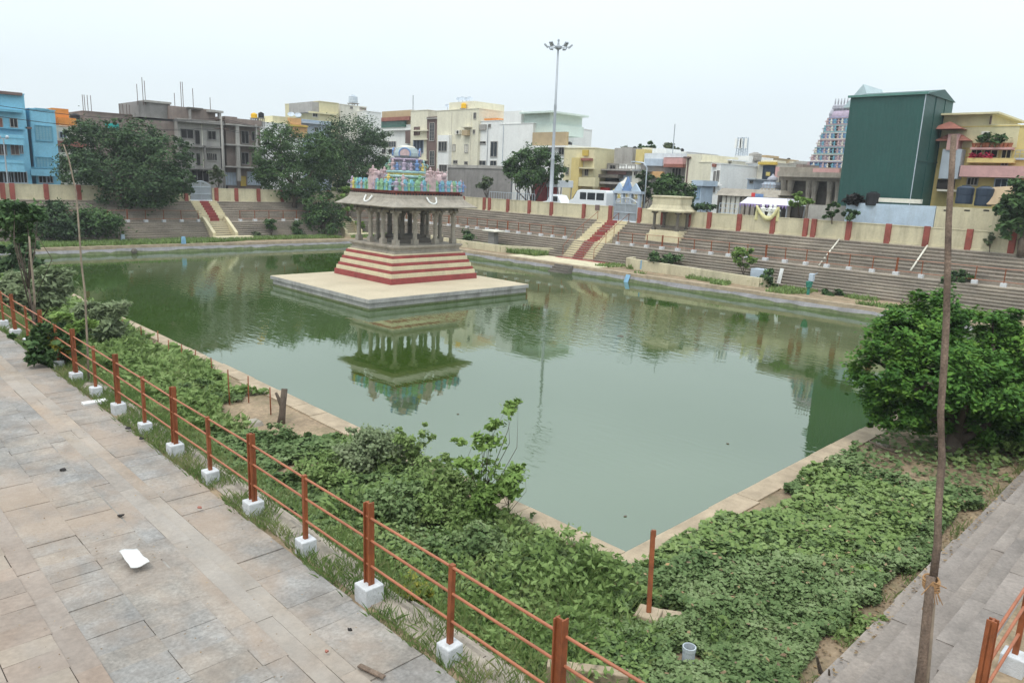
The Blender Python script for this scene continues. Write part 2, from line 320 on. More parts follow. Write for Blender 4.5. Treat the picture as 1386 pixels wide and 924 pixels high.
def leaf_mesh(name, m, P, size, parent=None, up=.35, elong=1.7, outward=None, label=None):
    """many single leaves: P (n,3) positions, size scalar/array"""
    n = len(P); size = np.broadcast_to(size, (n,)) * rng.uniform(.7, 1.3, n)
    nrm = rng.normal(size=(n, 3)); nrm[:, 2] = np.abs(nrm[:, 2]) + up*2
    if outward is not None: nrm += outward*1.0
    nrm /= np.linalg.norm(nrm, axis=1, keepdims=True)
    a = np.cross(nrm, rng.normal(size=(n, 3))); a /= np.linalg.norm(a, axis=1, keepdims=True) + 1e-9
    b = np.cross(nrm, a); s2 = size[:, None]
    V = np.empty((n, 4, 3)); V[:, 0] = P - a*s2*.5*elong; V[:, 1] = P + b*s2*.5 - nrm*s2*.12; V[:, 2] = P + a*s2*.5*elong - nrm*s2*.2; V[:, 3] = P - b*s2*.5 - nrm*s2*.12
    off = OFF.get(parent.name, np.zeros(3)) if parent else np.zeros(3)
    V = (V - off).reshape(-1, 3)
    me = bpy.data.meshes.new(name); me.vertices.add(4*n); me.vertices.foreach_set('co', V.ravel())
    me.loops.add(4*n); me.loops.foreach_set('vertex_index', np.arange(4*n, dtype=np.int32)); me.polygons.add(n)
    me.polygons.foreach_set('loop_start', np.arange(0, 4*n, 4, dtype=np.int32)); me.polygons.foreach_set('loop_total', np.full(n, 4, dtype=np.int32))
    me.update(); me.materials.append(M[m]); o = bpy.data.objects.new(name, me); COL.objects.link(o)
    if parent: o.parent = parent
    return o

def blob_points(blobs, n, clump=.25, nclump=None, shell=.55):
    """leaf positions in clumps spread through ellipsoids [(cx,cy,cz,rx,ry,rz)]"""
    B = np.array(blobs, float); vol = B[:, 3]*B[:, 4]*B[:, 5]; pr = vol**.72/np.sum(vol**.72)
    nclump = nclump or max(12, n//55)
    which = rng.choice(len(B), nclump, p=pr); d = rng.normal(size=(nclump, 3)); d /= np.linalg.norm(d, axis=1, keepdims=True)
    rr = shell + (1-shell)*rng.uniform(0, 1, nclump)**.6; rr[rng.uniform(size=nclump) < .1] *= 1.16
    Cc = B[which, :3] + d*rr[:, None]*B[which, 3:]*.92
    R0 = np.mean(B[which, 3:], axis=1)*clump*rng.uniform(.45, 1.65, nclump)
    idx = rng.integers(0, nclump, n)
    off = rng.normal(size=(n, 3))*.5; off[:, 2] *= .65
    P = Cc[idx] + off*R0[idx][:, None]
    out_ = d[idx]*.7
    return P, out_, Cc

def trunk_mesh(base, Cc, r, fork=.45, nl=9, bend=.15):
    mb = MB(); base = np.array(base, float); top = Cc.mean(0); top = base + (top-base)*fork
    j = lambda s_: rng.normal(size=3)*s_
    L_ = np.linalg.norm(top-base)
    pts = [base + (top-base)*t + j(bend*.25*L_)*(0 < t < 1) for t in (0, .35, .7, 1)]
    mb.tube(pts, [r*1.25, r, r*.85, r*.7], 8)
    for c in Cc[rng.choice(len(Cc), min(nl, len(Cc)), replace=False)]:
        s0 = pts[rng.integers(1, 4)]; md = (s0+c)/2 + j(.08*np.linalg.norm(c-s0)) + np.array([0, 0, .08*np.linalg.norm(c-s0)])
        mb.tube([s0, md, c], [r*.5, r*.3, r*.12], 6)
    return mb

def plant(name, label, cat, base, blobs, n, leaf, m, r=.12, group=None, clump=.28, shell=.55, fork=.45, nclump=None, nl=9, elong=1.7, trunk='trunk', crown='crown', up=.35):
    root = thing(name, label, cat, base, group)
    P, o_, Cc = blob_points(blobs, n, clump, nclump, shell)
    leaf_mesh(crown, m, P, leaf, root, outward=o_, elong=elong, up=up)
    trunk_mesh(base, Cc, r, fork, nl).build(trunk, 'bark', root, smooth=True)
    return root

def px_blobs(blobs, t, flat=1.0, rag=4):
    """ellipsoids given by where they show and how far they stand: (px,py,rx,ry[,dt])"""
    o = []
    for b in blobs:
        dt = b[4] if len(b) > 4 else 0; tt = t+dt; c = at_d(b[0], b[1], tt); k = tt/FPX
        o.append((*c, b[2]*k, b[2]*k*flat, b[3]*k))
        for _ in range(rag if b[2] > 9 else 0):       # smaller boughs standing out of the main mass
            d = rng.normal(size=3); d[2] = d[2]*.7+.25; d /= np.linalg.norm(d); f = rng.uniform(.22, .42)
            o.append((*(c + d*np.array([b[2], b[2]*flat, b[3]])*k*rng.uniform(.85, 1.1)), b[2]*k*f, b[2]*k*f, b[3]*k*f))
    return o

# ================================================================== the tank and its stepped banks
X0, X1, Y0, Y1 = 12.35, 55.1, 8.65, 79.75      # inner edge of the ledge
WATER, TER = -.8, 1.8
def sp(side, s, d, z): return {'A': (X0-d, s, z), 'B': (s, Y0-d, z), 'C': (X1+d, s, z), 'D': (s, Y1+d, z)}[side]
def sbox(mb, side, s0, s1, d0, d1, z0, z1, jt=0):
    j = [rnd.uniform(-jt, jt) for _ in range(4)] if jt else [0]*4
    P = [sp(side, s0, d0, z0), sp(side, s1, d0, z0), sp(side, s1, d1, z0), sp(side, s0, d1, z0)]
    P += [sp(side, s0, d0, z1+j[0]), sp(side, s1, d0, z1+j[1]), sp(side, s1, d1, z1+j[2]), sp(side, s0, d1, z1+j[3])]
    if side in 'AD': P = [P[i] for i in (3, 2, 1, 0, 7, 6, 5, 4)]
    return mb.hexa(P)
def srange(side, d0, d1):
    return {'A': (Y0-d0, Y1+d0), 'B': (X0-d1, X1+d0), 'C': (Y0-d1, Y1+d1), 'D': (X0-d1, X1+d0)}[side]
def blocks(mb, side, d0, d1, z1, z0, s0, s1, lo, hi, jz=.012, jd=.015, gap=.008, tilt=.006, lip=0):
    s = s0
    while s < s1:
        e = min(s1, s + rnd.uniform(lo, hi)); dz = rnd.uniform(-jz, jz); dd = rnd.uniform(-jd, jd)
        if lip:
            sbox(mb, side, s+gap/2, e-gap/2, d0+dd-lip, d1+.02, z1-.085, z1+dz, tilt); sbox(mb, side, s, e, d0+.03, d1+.02, z0, z1-.086); s = e; continue
        sbox(mb, side, s+gap/2, e-gap/2, d0+dd, d1+.02, z0, z1+dz, tilt); s = e

# ground level round the tank (a ring, open over the tank) reaching the horizon
g = MB(); ext = 1500
xa, xb, ya, yb = X0-16.6, X1+10.9, Y0-16.6, Y1+10.9
for a, b, c, d in ((-ext, ext, -ext, ya), (-ext, ext, yb, ext), (-ext, xa, ya, yb), (xb, ext, ya, yb)):
    g.quad((a, c, 4.15), (b, c, 4.15), (b, d, 4.15), (a, d, 4.15))
g.build('ground', 'street', kind='structure')

wm = bpy.data.materials.new('tank_water'); wm.use_nodes = True; t = wm.node_tree; n = t.nodes; l = t.links; n.remove(n['Principled BSDF'])
geo = n.new('ShaderNodeNewGeometry')
df = n.new('ShaderNodeBsdfDiffuse'); gl = n.new('ShaderNodeBsdfGlossy'); gl.inputs['Roughness'].default_value = .02; gl.inputs['Color'].default_value = (.93, .97, .95, 1)
fr = n.new('ShaderNodeFresnel'); fr.inputs['IOR'].default_value = 2.7; ms = n.new('ShaderNodeMixShader')
nz = n.new('ShaderNodeTexNoise'); nz.inputs['Scale'].default_value = .06; nz.inputs['Detail'].default_value = 3; l.new(geo.outputs['Position'], nz.inputs['Vector'])
cr = n.new('ShaderNodeValToRGB'); cr.color_ramp.elements[0].color = (.03, .06, .006, 1); cr.color_ramp.elements[1].color = (.056, .088, .03, 1)
cr.color_ramp.elements[0].position = .35; cr.color_ramp.elements[1].position = .65
l.new(nz.outputs['Fac'], cr.inputs['Fac']); l.new(cr.outputs['Color'], df.inputs['Color'])
mp = n.new('ShaderNodeMapping'); mp.inputs['Rotation'].default_value = (0, 0, R(-45)); mp.inputs['Scale'].default_value = (2.6, .8, 1)
mp.inputs['Rotation'].default_value = (0, 0, R(45)); l.new(geo.outputs['Position'], mp.inputs['Vector'])
n1 = n.new('ShaderNodeTexNoise'); n1.inputs['Scale'].default_value = 1.3; n1.inputs['Detail'].default_value = 2.5; l.new(mp.outputs[0], n1.inputs['Vector'])
mk = n.new('ShaderNodeTexNoise'); mk.inputs['Scale'].default_value = .055; mk.inputs['Detail'].default_value = 2; l.new(geo.outputs['Position'], mk.inputs['Vector'])
mr = n.new('ShaderNodeMapRange'); mr.inputs['From Min'].default_value = .48; mr.inputs['From Max'].default_value = .62; mr.inputs['To Min'].default_value = .018; mr.inputs['To Max'].default_value = .19
l.new(mk.outputs['Fac'], mr.inputs['Value'])
bp = n.new('ShaderNodeBump'); bp.inputs['Distance'].default_value = .12; l.new(n1.outputs['Fac'], bp.inputs['Height']); l.new(mr.outputs[0], bp.inputs['Strength'])
for q in (gl, fr): l.new(bp.outputs[0], q.inputs['Normal'])
l.new(fr.outputs[0], ms.inputs['Fac']); l.new(df.outputs[0], ms.inputs[1]); l.new(gl.outputs[0], ms.inputs[2]); l.new(ms.outputs[0], n['Material Output'].inputs['Surface'])
MB().quad((X0-.6, Y0-.6, WATER), (X1+.6, Y0-.6, WATER), (X1+.6, Y1+.6, WATER), (X0-.6, Y1+.6, WATER)).build('water', wm, kind='structure')

# ledge: sandy top, grey sloping face
lt, lf = MB(), MB()
for side, wd in (('A', .62), ('B', .66), ('C', .5), ('D', .5)):
    s0, s1 = srange(side, 0, wd) if side in 'BD' else srange(side, 0, 0)
    if side in 'BD': s0, s1 = X0-.62, X1+.5
    s = s0
    while s < s1:
        e = min(s1, s + rnd.uniform(1.2, 2.6)); sbox(lt, side, s, e-.006, rnd.uniform(-.02, .02), wd + rnd.uniform(-.06, .06), -.3, rnd.uniform(-.01, .012), .006); s = e
for side in 'ABCD':
    s0, s1 = {'A': (Y0, Y1), 'B': (X0, X1), 'C': (Y0, Y1), 'D': (X0, X1)}[side]
    a, b = (s0, s1); sl = .4 if side in 'CD' else .05
    lf.quad(sp(side, a, .06, -.16), sp(side, b, .06, -.16), sp(side, b-sl, -sl, -1.3), sp(side, a+sl, -sl, -1.3))
lt.build('ledge', 'ledge', kind='structure'); lf.build('ledge_face', 'ledge_face', kind='structure')
al = MB()
for side in 'CD':                                   # algae line where the water stood
    s0, s1 = {'C': (Y0, Y1), 'D': (X0, X1)}[side]; n_ = 70; zt_ = [-.56+rnd.uniform(-.09, .09) for _ in range(n_+1)]; f_ = lambda z: .06-.46*(z+.16)/-1.14 - .006
    for k in range(n_):
        a, b = s0+.3+(s1-s0-.6)*k/n_, s0+.3+(s1-s0-.6)*(k+1)/n_
        al.quad(sp(side, a, f_(zt_[k]), zt_[k]), sp(side, b, f_(zt_[k+1]), zt_[k+1]), sp(side, b, f_(-.9), -.9), sp(side, a, f_(-.9), -.9))
al.build('algae_band', 'algae', kind='structure')

# planted strip of soil between ledge and steps
st = MB()
for side in 'ABCD':
    s0, s1 = srange(side, .3, 5.3); a, b = (.3, 5.3)
    for k in range(60):
        u, v = s0+(s1-s0)*k/60, s0+(s1-s0)*(k+1)/60
        P = [sp(side, u, a, -.04), sp(side, v, a, -.04), sp(side, v, b, -.02), sp(side, u, b, -.02)]
        st.quad(*(P if side in 'AD' else P[::-1]))
st.build('soil', 'soil', kind='structure')

# lower steps, upper steps
far = MB(); near = MB()
for side in 'ACD':
    for k in range(8):
        d0, d1 = 4.9+k*.25, 4.9+(k+1)*.25 + (.6 if k == 7 and side != 'A' else 0)
        s0, s1 = srange(side, d0, d1); blocks(far, side, d0, d1, TER*(k+1)/8 - (.06 if k == 7 and side == 'A' else 0), -.3, s0, s1, 1.0, 2.4, lip=.05)
for k in range(6):
    d0, d1 = 4.85+k*.35, 4.85+(k+1)*.35 + (.35 if k == 5 else 0)
    s0, s1 = srange('B', d0, d1); blocks(near, 'B', d0, d1, TER*(k+1)/6-.05, -.3, s0, s1, 1.6, 4.2, .012, .02, .006, .008)
for side in 'CD':
    for k in range(7):
        d0, d1 = 8.0+k*.4, 8.0+(k+1)*.4; s0, s1 = (-30, Y1+d1) if side == 'C' else (-25, X1+d0)
        blocks(far, side, d0, d1, 2.45+k*(3.98-2.45)/6, .5, s0, s1, 1.0, 2.4, lip=.05)
    sbox(far, side, *((-30, Y1+8) if side == 'C' else (-25, X1+7.4)), 7.35, 8.02, .8, TER-.012)
far.build('stone_steps', 'steps', kind='structure'); near.build('stone_steps', 'steps_near', kind='structure')
# terraces of the two near banks
ps = MB(); pp = MB(); pr = MB(); bed = MB()
rows = [(7.09, 7.9, .3, .55, ps), (7.9, 8.15, 1.2, 2.6, pp), (8.15, 8.42, 1.2, 3.0, pp), (8.42, 8.75, .9, 2.2, ps), (8.75, 9.5, .26, .46, ps), (9.5, 10.2, .26, .5, ps), (10.2, 10.5, .8, 1.8, pr), (10.5, 11.1, .3, .5, pr), (11.1, 11.8, .3, .55, pr), (11.8, 13.2, .3, .6, pr)]
for i, (d0, d1, lo, hi, mb) in enumerate(rows): blocks(mb, 'A', d0, d1-.024, TER+i*.014, TER-.2, -6, 88, lo, hi, .006, .016, .003, .005)
bed.box(-1, X0-7.12, -6, 88, 1.2, TER-.012); bed.box(-1, X0-8.72, -6, 88, 1.75, TER+.038); bed.box(-1, X0-10.47, -6, 88, 1.75, TER+.064)
nb_ = MB()
for (d0, d1) in ((7.96, 8.9), (8.9, 10.2), (10.2, 11.6)): blocks(nb_, 'B', d0, d1-.01, TER, .5, X0-7.1, 66, .5, 1.2, .01, .01, .012, .006)
nb_.build('pavement', 'steps_near', kind='structure'); ps.build('pavement', 'pave', kind='structure'); pp.build('pavement', 'pave_peach', kind='structure'); pr.build('pavement', 'pave_red', kind='structure'); bed.build('pavement_bed', 'mortar', kind='structure')
sb = MB(); sbox(sb, 'B', X0-7, 66, 6.95, 7.95, .6, TER-.03); sbox(sb, 'A', -2, 88, 6.85, 7.1, .6, TER-.07); sb.build('soil_band', 'soil', kind='structure')
us = MB()
for k in range(9):
    blocks(us, 'A', 13.2+k*.4, 13.65+k*.4, TER+.3+k*.235, .5, -8, 90, 1, 2.4); blocks(us, 'B', 11.6+k*.55, 12.2+k*.55, TER+.25+k*.235, .5, X0-13.2, 66, 1, 2.4)
us.build('stone_steps', 'steps_near', kind='structure')

# ------------------------------------------------------------------ ground cover (leaves too many to count)
class VNoise:
    def __init__(s, seed, cell): s.g = np.random.default_rng(seed).uniform(size=(256, 256)); s.c = cell
    def __call__(s, x, y):
        x, y = np.asarray(x)/s.c+100, np.asarray(y)/s.c+100; i, j = np.floor(x).astype(int), np.floor(y).astype(int); u, v = x-i, y-j
        u, v = u*u*(3-2*u), v*v*(3-2*v); g = s.g; i %= 255; j %= 255
        return (g[i, j]*(1-u)+g[i+1, j]*u)*(1-v) + (g[i, j+1]*(1-u)+g[i+1, j+1]*u)*v
na, nb, nc_ = VNoise(1, 1.6), VNoise(2, .55), VNoise(3, 3.4)
def hgt(x, y): return .05 + .3*na(x, y)*nb(x, y) + .24*na(x+7, y)**2 + .16*nb(x*2.3, y*2.3)
TREE_XY = at_z(1285, 612, 0)
def cover(n, xr, yr, size, keep):
    x = rng.uniform(*xr, n); y = rng.uniform(*yr, n); k = keep(x, y); x, y = x[k], y[k]
    h = hgt(x, y); z = h*rng.uniform(.25, 1.1, len(x)) - .03; return np.stack([x, y, z], 1)
def on_strip(x, y):
    dA, dB = X0-x, Y0-y
    d = np.maximum(dA, dB); edge = .42 + .55*nb(x, y) + .4*(nc_(x, y) > .66)
    bare = (na(x*1.3+3, y*1.3) < .1) & (y > 12 + 2*nb(x, y))
    bare |= (nb(x*1.7+5, y*1.7) < .07) | (nc_(x*1.4+31, y*1.4) < .05)
    ok = (d > edge) & (d < np.where(dB > dA, 4.15 + .75*nb(y*.8, x*.8), 4.75 + .5*nb(y, x))) & ~bare
    ok &= ~((np.hypot(x-TREE_XY[0], y-TREE_XY[1]) < 2.6+1.5*na(x, y)) & (rng.uniform(size=len(x)) < .93))
    sx_, sy_ = at_z(372, 566, 0)[:2]; ok &= ~((np.hypot(x-sx_-.1, (y-sy_)*.6) < 1.3+.6*na(x, y)))
    for (px, py, rr) in ((931, 898, .3), (878, 842, .34), (908, 838, .27)):
        q = at_z(px, py, 0); ok &= ~(np.hypot(x-q[0], y-q[1]) < rr)
    return ok
parts_ = [cover(150000, (7, 20), (3.4, 9), .1, on_strip), cover(50000, (18, 32), (3.4, 9), .1, on_strip), cover(120000, (6.0, 12), (2.6, 21), .1, on_strip)]
P = np.concatenate(parts_); dist = (P-CP) @ FW
leaf_mesh('ground_cover', 'lf_cover', P, np.clip(.0056*dist, .055, .14), up=.8, elong=1.3)
o = bpy.data.objects['ground_cover']; setp(o, 'low dark green creeper carpeting the near corner of the bank', 'ground cover', kind='stuff')
P = np.concatenate([cover(26000, (6.6, 12), (20, 50), .16, on_strip), cover(14000, (6.6, 12), (50, 84), .2, on_strip)])
o = leaf_mesh('weeds', 'lf_cover_l', P, np.clip(.0065*((P-CP) @ FW), .12, .3), up=.6, elong=1.5); setp(o, 'bright weeds growing along the long left bank by the fence', 'weeds', kind='stuff')
# a second creeper kind in patches, and dead leaves caught in it
P = cover(60000, (7, 26), (3.6, 8.6), .1, lambda x, y: on_strip(x, y) & (nc_(x*1.2+17, y*1.2+3) > .6)); P[:, 2] += .05
o = leaf_mesh('vine_patches', 'lf_cover_l', P, np.clip(.0075*((P-CP) @ FW), .08, .16), up=.9, elong=1.1); setp(o, 'patches of lighter broad leaved vine in the near creeper bed', 'ground cover', kind='stuff')
P = cover(1300, (7, 24), (3.5, 8.4), .1, on_strip); P[:, 2] += .06
o = leaf_mesh('dead_leaves', 'dead_leaf', P, .06, up=1.2, elong=1.6); setp(o, 'scattered dry brown leaves lying on the creepers', 'dead leaves', kind='stuff')
P = np.stack([rng.uniform(7, 34, 2500), Y0-rng.uniform(4.2, 5.6, 2500), rng.uniform(0, .02, 2500)], 1); P[:, 2] += np.where(Y0-P[:, 1] > 4.85, .3, 0)
o = leaf_mesh('dead_leaves', 'dead_leaf', P, .045, up=2, elong=1.6); setp(o, 'dry leaves and crumbs along the sandy edge of the grey steps', 'dead leaves', kind='stuff')
P = np.stack([rng.uniform(.5, 5.3, 900), rng.uniform(3, 40, 900), np.full(900, TER+.05)], 1); P[:, 2] += np.clip((5.25-P[:, 0])*.022, 0, .15)
o = leaf_mesh('grit', 'dead_leaf', P, .022, up=3, elong=1.3); setp(o, 'grit and leaf crumbs scattered on the paved walk', 'grit', kind='stuff')
# taller, looser weeds of the left bank
def tall_ok(x, y):
    return on_strip(x, y) & (x < X0-1.1) & ((na(x*.8+2, y*.5) > .42) | (y < 13)) & (y > 5.2 + 1.5*nb(x, y))
x = rng.uniform(6.3, 11.4, 46000); y = rng.uniform(5, 46, 46000)**1.0; k = tall_ok(x, y); x, y = x[k], y[k]
hh = .25 + .75*na(x*1.4+9, y*1.4)*nb(x+3, y); P = np.stack([x, y, hh*rng.uniform(.35, 1.15, len(x))], 1)
o = leaf_mesh('tall_weeds', 'lf_cover_l', P, np.clip(.0052*((P-CP) @ FW), .06, .16), up=.2, elong=2.2); setp(o, 'loose tall light green weeds along the left bank', 'weeds', kind='stuff')
def grass(label, n, xr, yr, keep, h, wd, m='lf_grass', z=0.):
    x = rng.uniform(*xr, n); y = rng.uniform(*yr, n); k = keep(x, y); x, y = x[k], y[k]; n = len(x)
    a = rng.uniform(0, 2*np.pi, n); hh = h*rng.uniform(.4, 1.2, n); ww = wd*rng.uniform(.6, 1.4, n); ln = rng.normal(size=(n, 2))*hh[:, None]*.45
    V = np.empty((n, 4, 3)); dx, dy = np.cos(a)*ww, np.sin(a)*ww
    V[:, 0] = np.stack([x-dx/2, y-dy/2, np.full(n, z-.02)], 1); V[:, 1] = np.stack([x+dx/2, y+dy/2, np.full(n, z-.02)], 1)
    V[:, 2] = np.stack([x+ln[:, 0]*.5+dx/3, y+ln[:, 1]*.5+dy/3, z+hh*.6], 1); V[:, 3] = np.stack([x+ln[:, 0], y+ln[:, 1], z+hh], 1)
    me = bpy.data.meshes.new('grass'); me.from_pydata(V.reshape(-1, 3).tolist(), [], [(4*i, 4*i+1, 4*i+2, 4*i+3) for i in range(n)]); me.materials.append(M[m])
    o = bpy.data.objects.new('grass', me); COL.objects.link(o); return setp(o, label, 'grass', kind='stuff')
grass('short grass fringing the near pavement kerb under the railing', 42000, (X0-7.1, X0-5.9), (2.5, 45), lambda x, y: (nb(x*2, y) > .38) & (rng.uniform(size=len(x)) < np.clip(1.25-(x-(X0-7.15))*.8, .2, 1)), .2, .011, z=TER-.07)
grass('thin dry grass standing among the weeds of the left bank', 26000, (6.3, 11.4), (5, 45), tall_ok, .5, .009)
grass('grass sprouting at the foot of the grey steps by the right pole', 6000, (9, 45), (3.3, 4.1), lambda x, y: nb(x, y) > .5, .2, .02)
grass('green grass on the far left bank below the steps', 15000, (X0, X1+4.8), (Y1+.6, Y1+4.8), lambda x, y: (na(x*.5, y) > .3) & ((y-Y1) > .5 + 2.0*nc_(x*.6, 3)*(x > 34)), .35, .16, 'lf_cover_l')
grass('patchy grass on the right bank in front of the steps', 9000, (X1+.7, X1+4.8), (11, 46), lambda x, y: (na(x, y*.6) > .55), .3, .14, 'lf_cover_l')
grass('green grass filling the long planter on the far right bank', 7000, (X1+2.6, X1+4.8), (55, 72), lambda x, y: na(x, y) > .1, .55, .16, 'lf_cover_l')
grass('weeds filling the planter beside the painted landing', 4500, (X1+3.0, X1+4.8), (29, 43), lambda x, y: na(x+2, y) > .35, .5, .15, 'lf_cover_l')

# thin humid air over the town
hz = bpy.data.materials.new('humid_air'); hz.use_nodes = True; t = hz.node_tree; t.nodes.remove(t.nodes['Principled BSDF'])
pvv = t.nodes.new('ShaderNodeVolumePrincipled'); pvv.inputs['Color'].default_value = (.93, .96, 1, 1); pvv.inputs['Density'].default_value = .00042; pvv.inputs['Anisotropy'].default_value = .2
t.links.new(pvv.outputs[0], t.nodes['Material Output'].inputs['Volume'])
hb = MB().box(-1510, 1510, -1510, 1510, -4, 27).build('haze', hz, kind='stuff'); hb['label'] = 'thin pale haze softening the far houses'

# ================================================================== fences, walls, gates, stairs
def fence(name, label, side, d, ss, z0, pattern, group=None, rails=(1.05, .70, .31), hthin=1.1, hthick=1.25, rr=.02, blk=.135):
    mid = sp(side, (ss[0]+ss[-1])/2, d, z0); root = thing(name, label, 'fence', mid, group)
    along = np.array(sp(side, 1, 0, 0)) - np.array(sp(side, 0, 0, 0)); across = np.array(sp(side, 0, 1, 0)) - np.array(sp(side, 0, 0, 0))
    for i, s in enumerate(ss):
        thick = pattern(i); p = np.array(sp(side, s + rnd.uniform(-.02, .02), d, z0)); b = blk*(1.1 if thick else 1)*rnd.uniform(.93, 1.07); zt = .27 + rnd.uniform(-.015, .015)
        ln = np.array([rnd.gauss(0, .012), rnd.gauss(0, .012), 0])
        def bx(mb, a0, a1, c0, c1, h0, h1):
            P = []
            for h in (h0, h1):
                for aa, cc in ((a0, c0), (a1, c0), (a1, c1), (a0, c1)): P.append(tuple(p + along*aa + across*cc + np.array([0, 0, h]) + ln*(h/1.2)))
            if side in 'AD': P = [P[k] for k in (3, 2, 1, 0, 7, 6, 5, 4)]
            mb.hexa(P)
        mb = MB()
        if thick:
            wv = .07; h = hthick + zt
            bx(mb, -wv, wv, -.012, .012, .1, h); bx(mb, -wv, -wv+.02, -.05, .05, .1, h+.02); bx(mb, wv-.02, wv, -.05, .05, .1, h-.005)
        else:
            wv = .034; h = hthin + zt; bx(mb, -wv, wv, -.034, .034, .1, h)
        post = mb.build('post', 'rust', root, bevel=.004)
        fb = MB(); bx(fb, -b, b, -b, b, -.12, zt); fb.build('footing', 'block', post, bevel=.02)
    for h in rails:
        pts = [np.array(sp(side, s, d, z0 + .27 + h)) + np.array([0, 0, rnd.gauss(0, .006)]) for s in ss]
        MB().tube(pts, rr, 8).build('rail', 'rail', root, smooth=True)
    return root
sA0 = at_z(601, 873, 2.0)[1]; SP = 1.85
ssA = [sA0 - 2*SP + k*SP for k in range(43)]; ssA = [s for s in ssA if s < 84]
fence('metal_fence', 'rust red pipe railing on white blocks along the near paved walk', 'A', X0-5.5, ssA, TER-.07, lambda i: i % 2 == 1)
xB = at_y(1348, 832, Y0-7.28)[0]; ssB = [xB + k*SP for k in range(24)]
fence('metal_fence', 'rust red railing at the lower right above the grey steps', 'B', 7.28, ssB, TER-.05, lambda i: i % 2 == 0)
def run(a, b, n): return list(np.linspace(a, b, n))
kw = dict(pattern=lambda i: i % 6 == 5, rails=(1.0, .06), hthin=1.02, hthick=1.1, rr=.022, blk=.19)
fence('metal_fence', 'long railing on white blocks across the right bank below the shrine', 'C', 7.25, run(11, 47.6, 21), TER, **kw)
fence('metal_fence', 'railing on white blocks between the painted stair and the pavilion', 'C', 7.25, run(55, 84.5, 17), TER, **kw)
fence('metal_fence', 'railing on white blocks on the far left bank, left of its stair', 'D', 7.25, run(6, 34.6, 16), TER, **kw)
fence('metal_fence', 'railing on white blocks on the far bank, right of the gate stair', 'D', 7.25, run(39.6, 60, 12), TER, **kw)

WT = 5.47
def wall(name, label, side, s0, s1, pil):
    root = thing(name, label, 'wall', sp(side, (s0+s1)/2, 10.9, 3.9))
    mb = MB(); sbox(mb, side, s0, s1, 10.8, 11.05, 3.6, WT); sbox(mb, side, s0, s1, 10.66, 10.8, 3.6, 4.12); sbox(mb, side, s0-.01, s1+.01, 10.76, 11.09, WT, WT+.07)
    mb.build('wall', 'cream', root)
    for s in pil:
        if s0-.3 < s < s1+.3:
            mb = MB(); sbox(mb, side, s-.22, s+.22, 10.6, 10.83, 3.6, WT+.13); mb.build('pillar', 'red', root, bevel=.02)
    return root
pilD = [at_y(p, 262, Y1+10.7)[0] for p in (4, 17, 63, 107, 165, 222, 252, 293, 320, 350, 382)] + [50.2, 53.7, 57.2, 60.7]
pilC = [at_x(p, 285, X1+10.7)[1] for p in (655, 662, 687, 716, 746, 790, 826, 866, 898, 933, 961, 1002, 1048, 1093, 1104, 1152, 1206, 1259, 1318, 1378)] + [76.5, 80.2, 84, 10.2, 7, 3.8]
gD = (at_y(258, 262, Y1+10.8)[0], at_y(287, 262, Y1+10.8)[0]); gC = (at_x(862, 280, X1+10.8)[1], at_x(830, 280, X1+10.8)[1])
wall('compound_wall', 'cream wall with red pillars along the left end of the far bank', 'D', -30, gD[0]-.1, pilD + [13, 9.5, 6, 2.5])
wall('compound_wall', 'cream wall with red pillars between the arched gate and the tank corner', 'D', gD[1]+.1, X1+10.8, pilD)
wall('compound_wall', 'cream wall with red pillars running from tank corner to painted stair', 'C', gC[1]+.1, Y1+10.8, pilC)
wall('compound_wall', 'cream wall with red pillars along the right bank, behind the small shrine', 'C', -30, gC[0]-.1, pilC)
# vent square in the wall right of the mast
q = at_x(808, 281, X1+10.7); mb = MB(); sbox(mb, 'C', q[1]-.3, q[1]+.3, 10.72, 10.805, q[2]-.3, q[2]+.3)
mb.build('vent_grille', 'brown', [o for o in COL.objects if o.name.startswith('compound_wall') and 'tank corner to' in o.get('label', '')][0])

def gate(label, side, s0, s1, z0, h, arch, matn):
    root = thing('gate', label, 'gate', sp(side, (s0+s1)/2, 10.95, z0)); m0 = (s0+s1)/2
    for a, b in ((s0, m0-.02), (m0+.02, s1)):
        mb = MB(); n_ = 9
        for k in range(n_+1):
            s = a+(b-a)*k/n_; top = h + arch*(1-((s-m0)/((s1-s0)/2))**2)
            sbox(mb, side, s-.02, s+.02, 10.93, 10.97, z0, z0+top)
        for z in (.08, h*.45, h*.92): sbox(mb, side, a, b, 10.9, 11.0, z0+z-.04, z0+z+.04)
        mb.build('gate_leaf', matn, root)
    mb = MB(); mb.tube([sp(side, s, 10.95, z0+h+arch*(1-((s-m0)/((s1-s0)/2))**2)) for s in np.linspace(s0, s1, 13)], .05, 6); mb.build('arch_bar', matn, root)
    mb = MB(); sbox(mb, side, s0+.05, s1-.05, 11.02, 11.03, z0+.1, z0+h*.9); mb.build('back_sheet', 'steel', root)
gate('silver arched grille gate at the head of the far left stair', 'D', gD[0]+.1, gD[1]-.1, 4.05, 1.75, .55, 'lsteel')
gate('tall silver grille gate at the top of the red and cream stair', 'C', gC[0]+.1, gC[1]-.1, 4.05, 2.0, .5, 'lsteel')

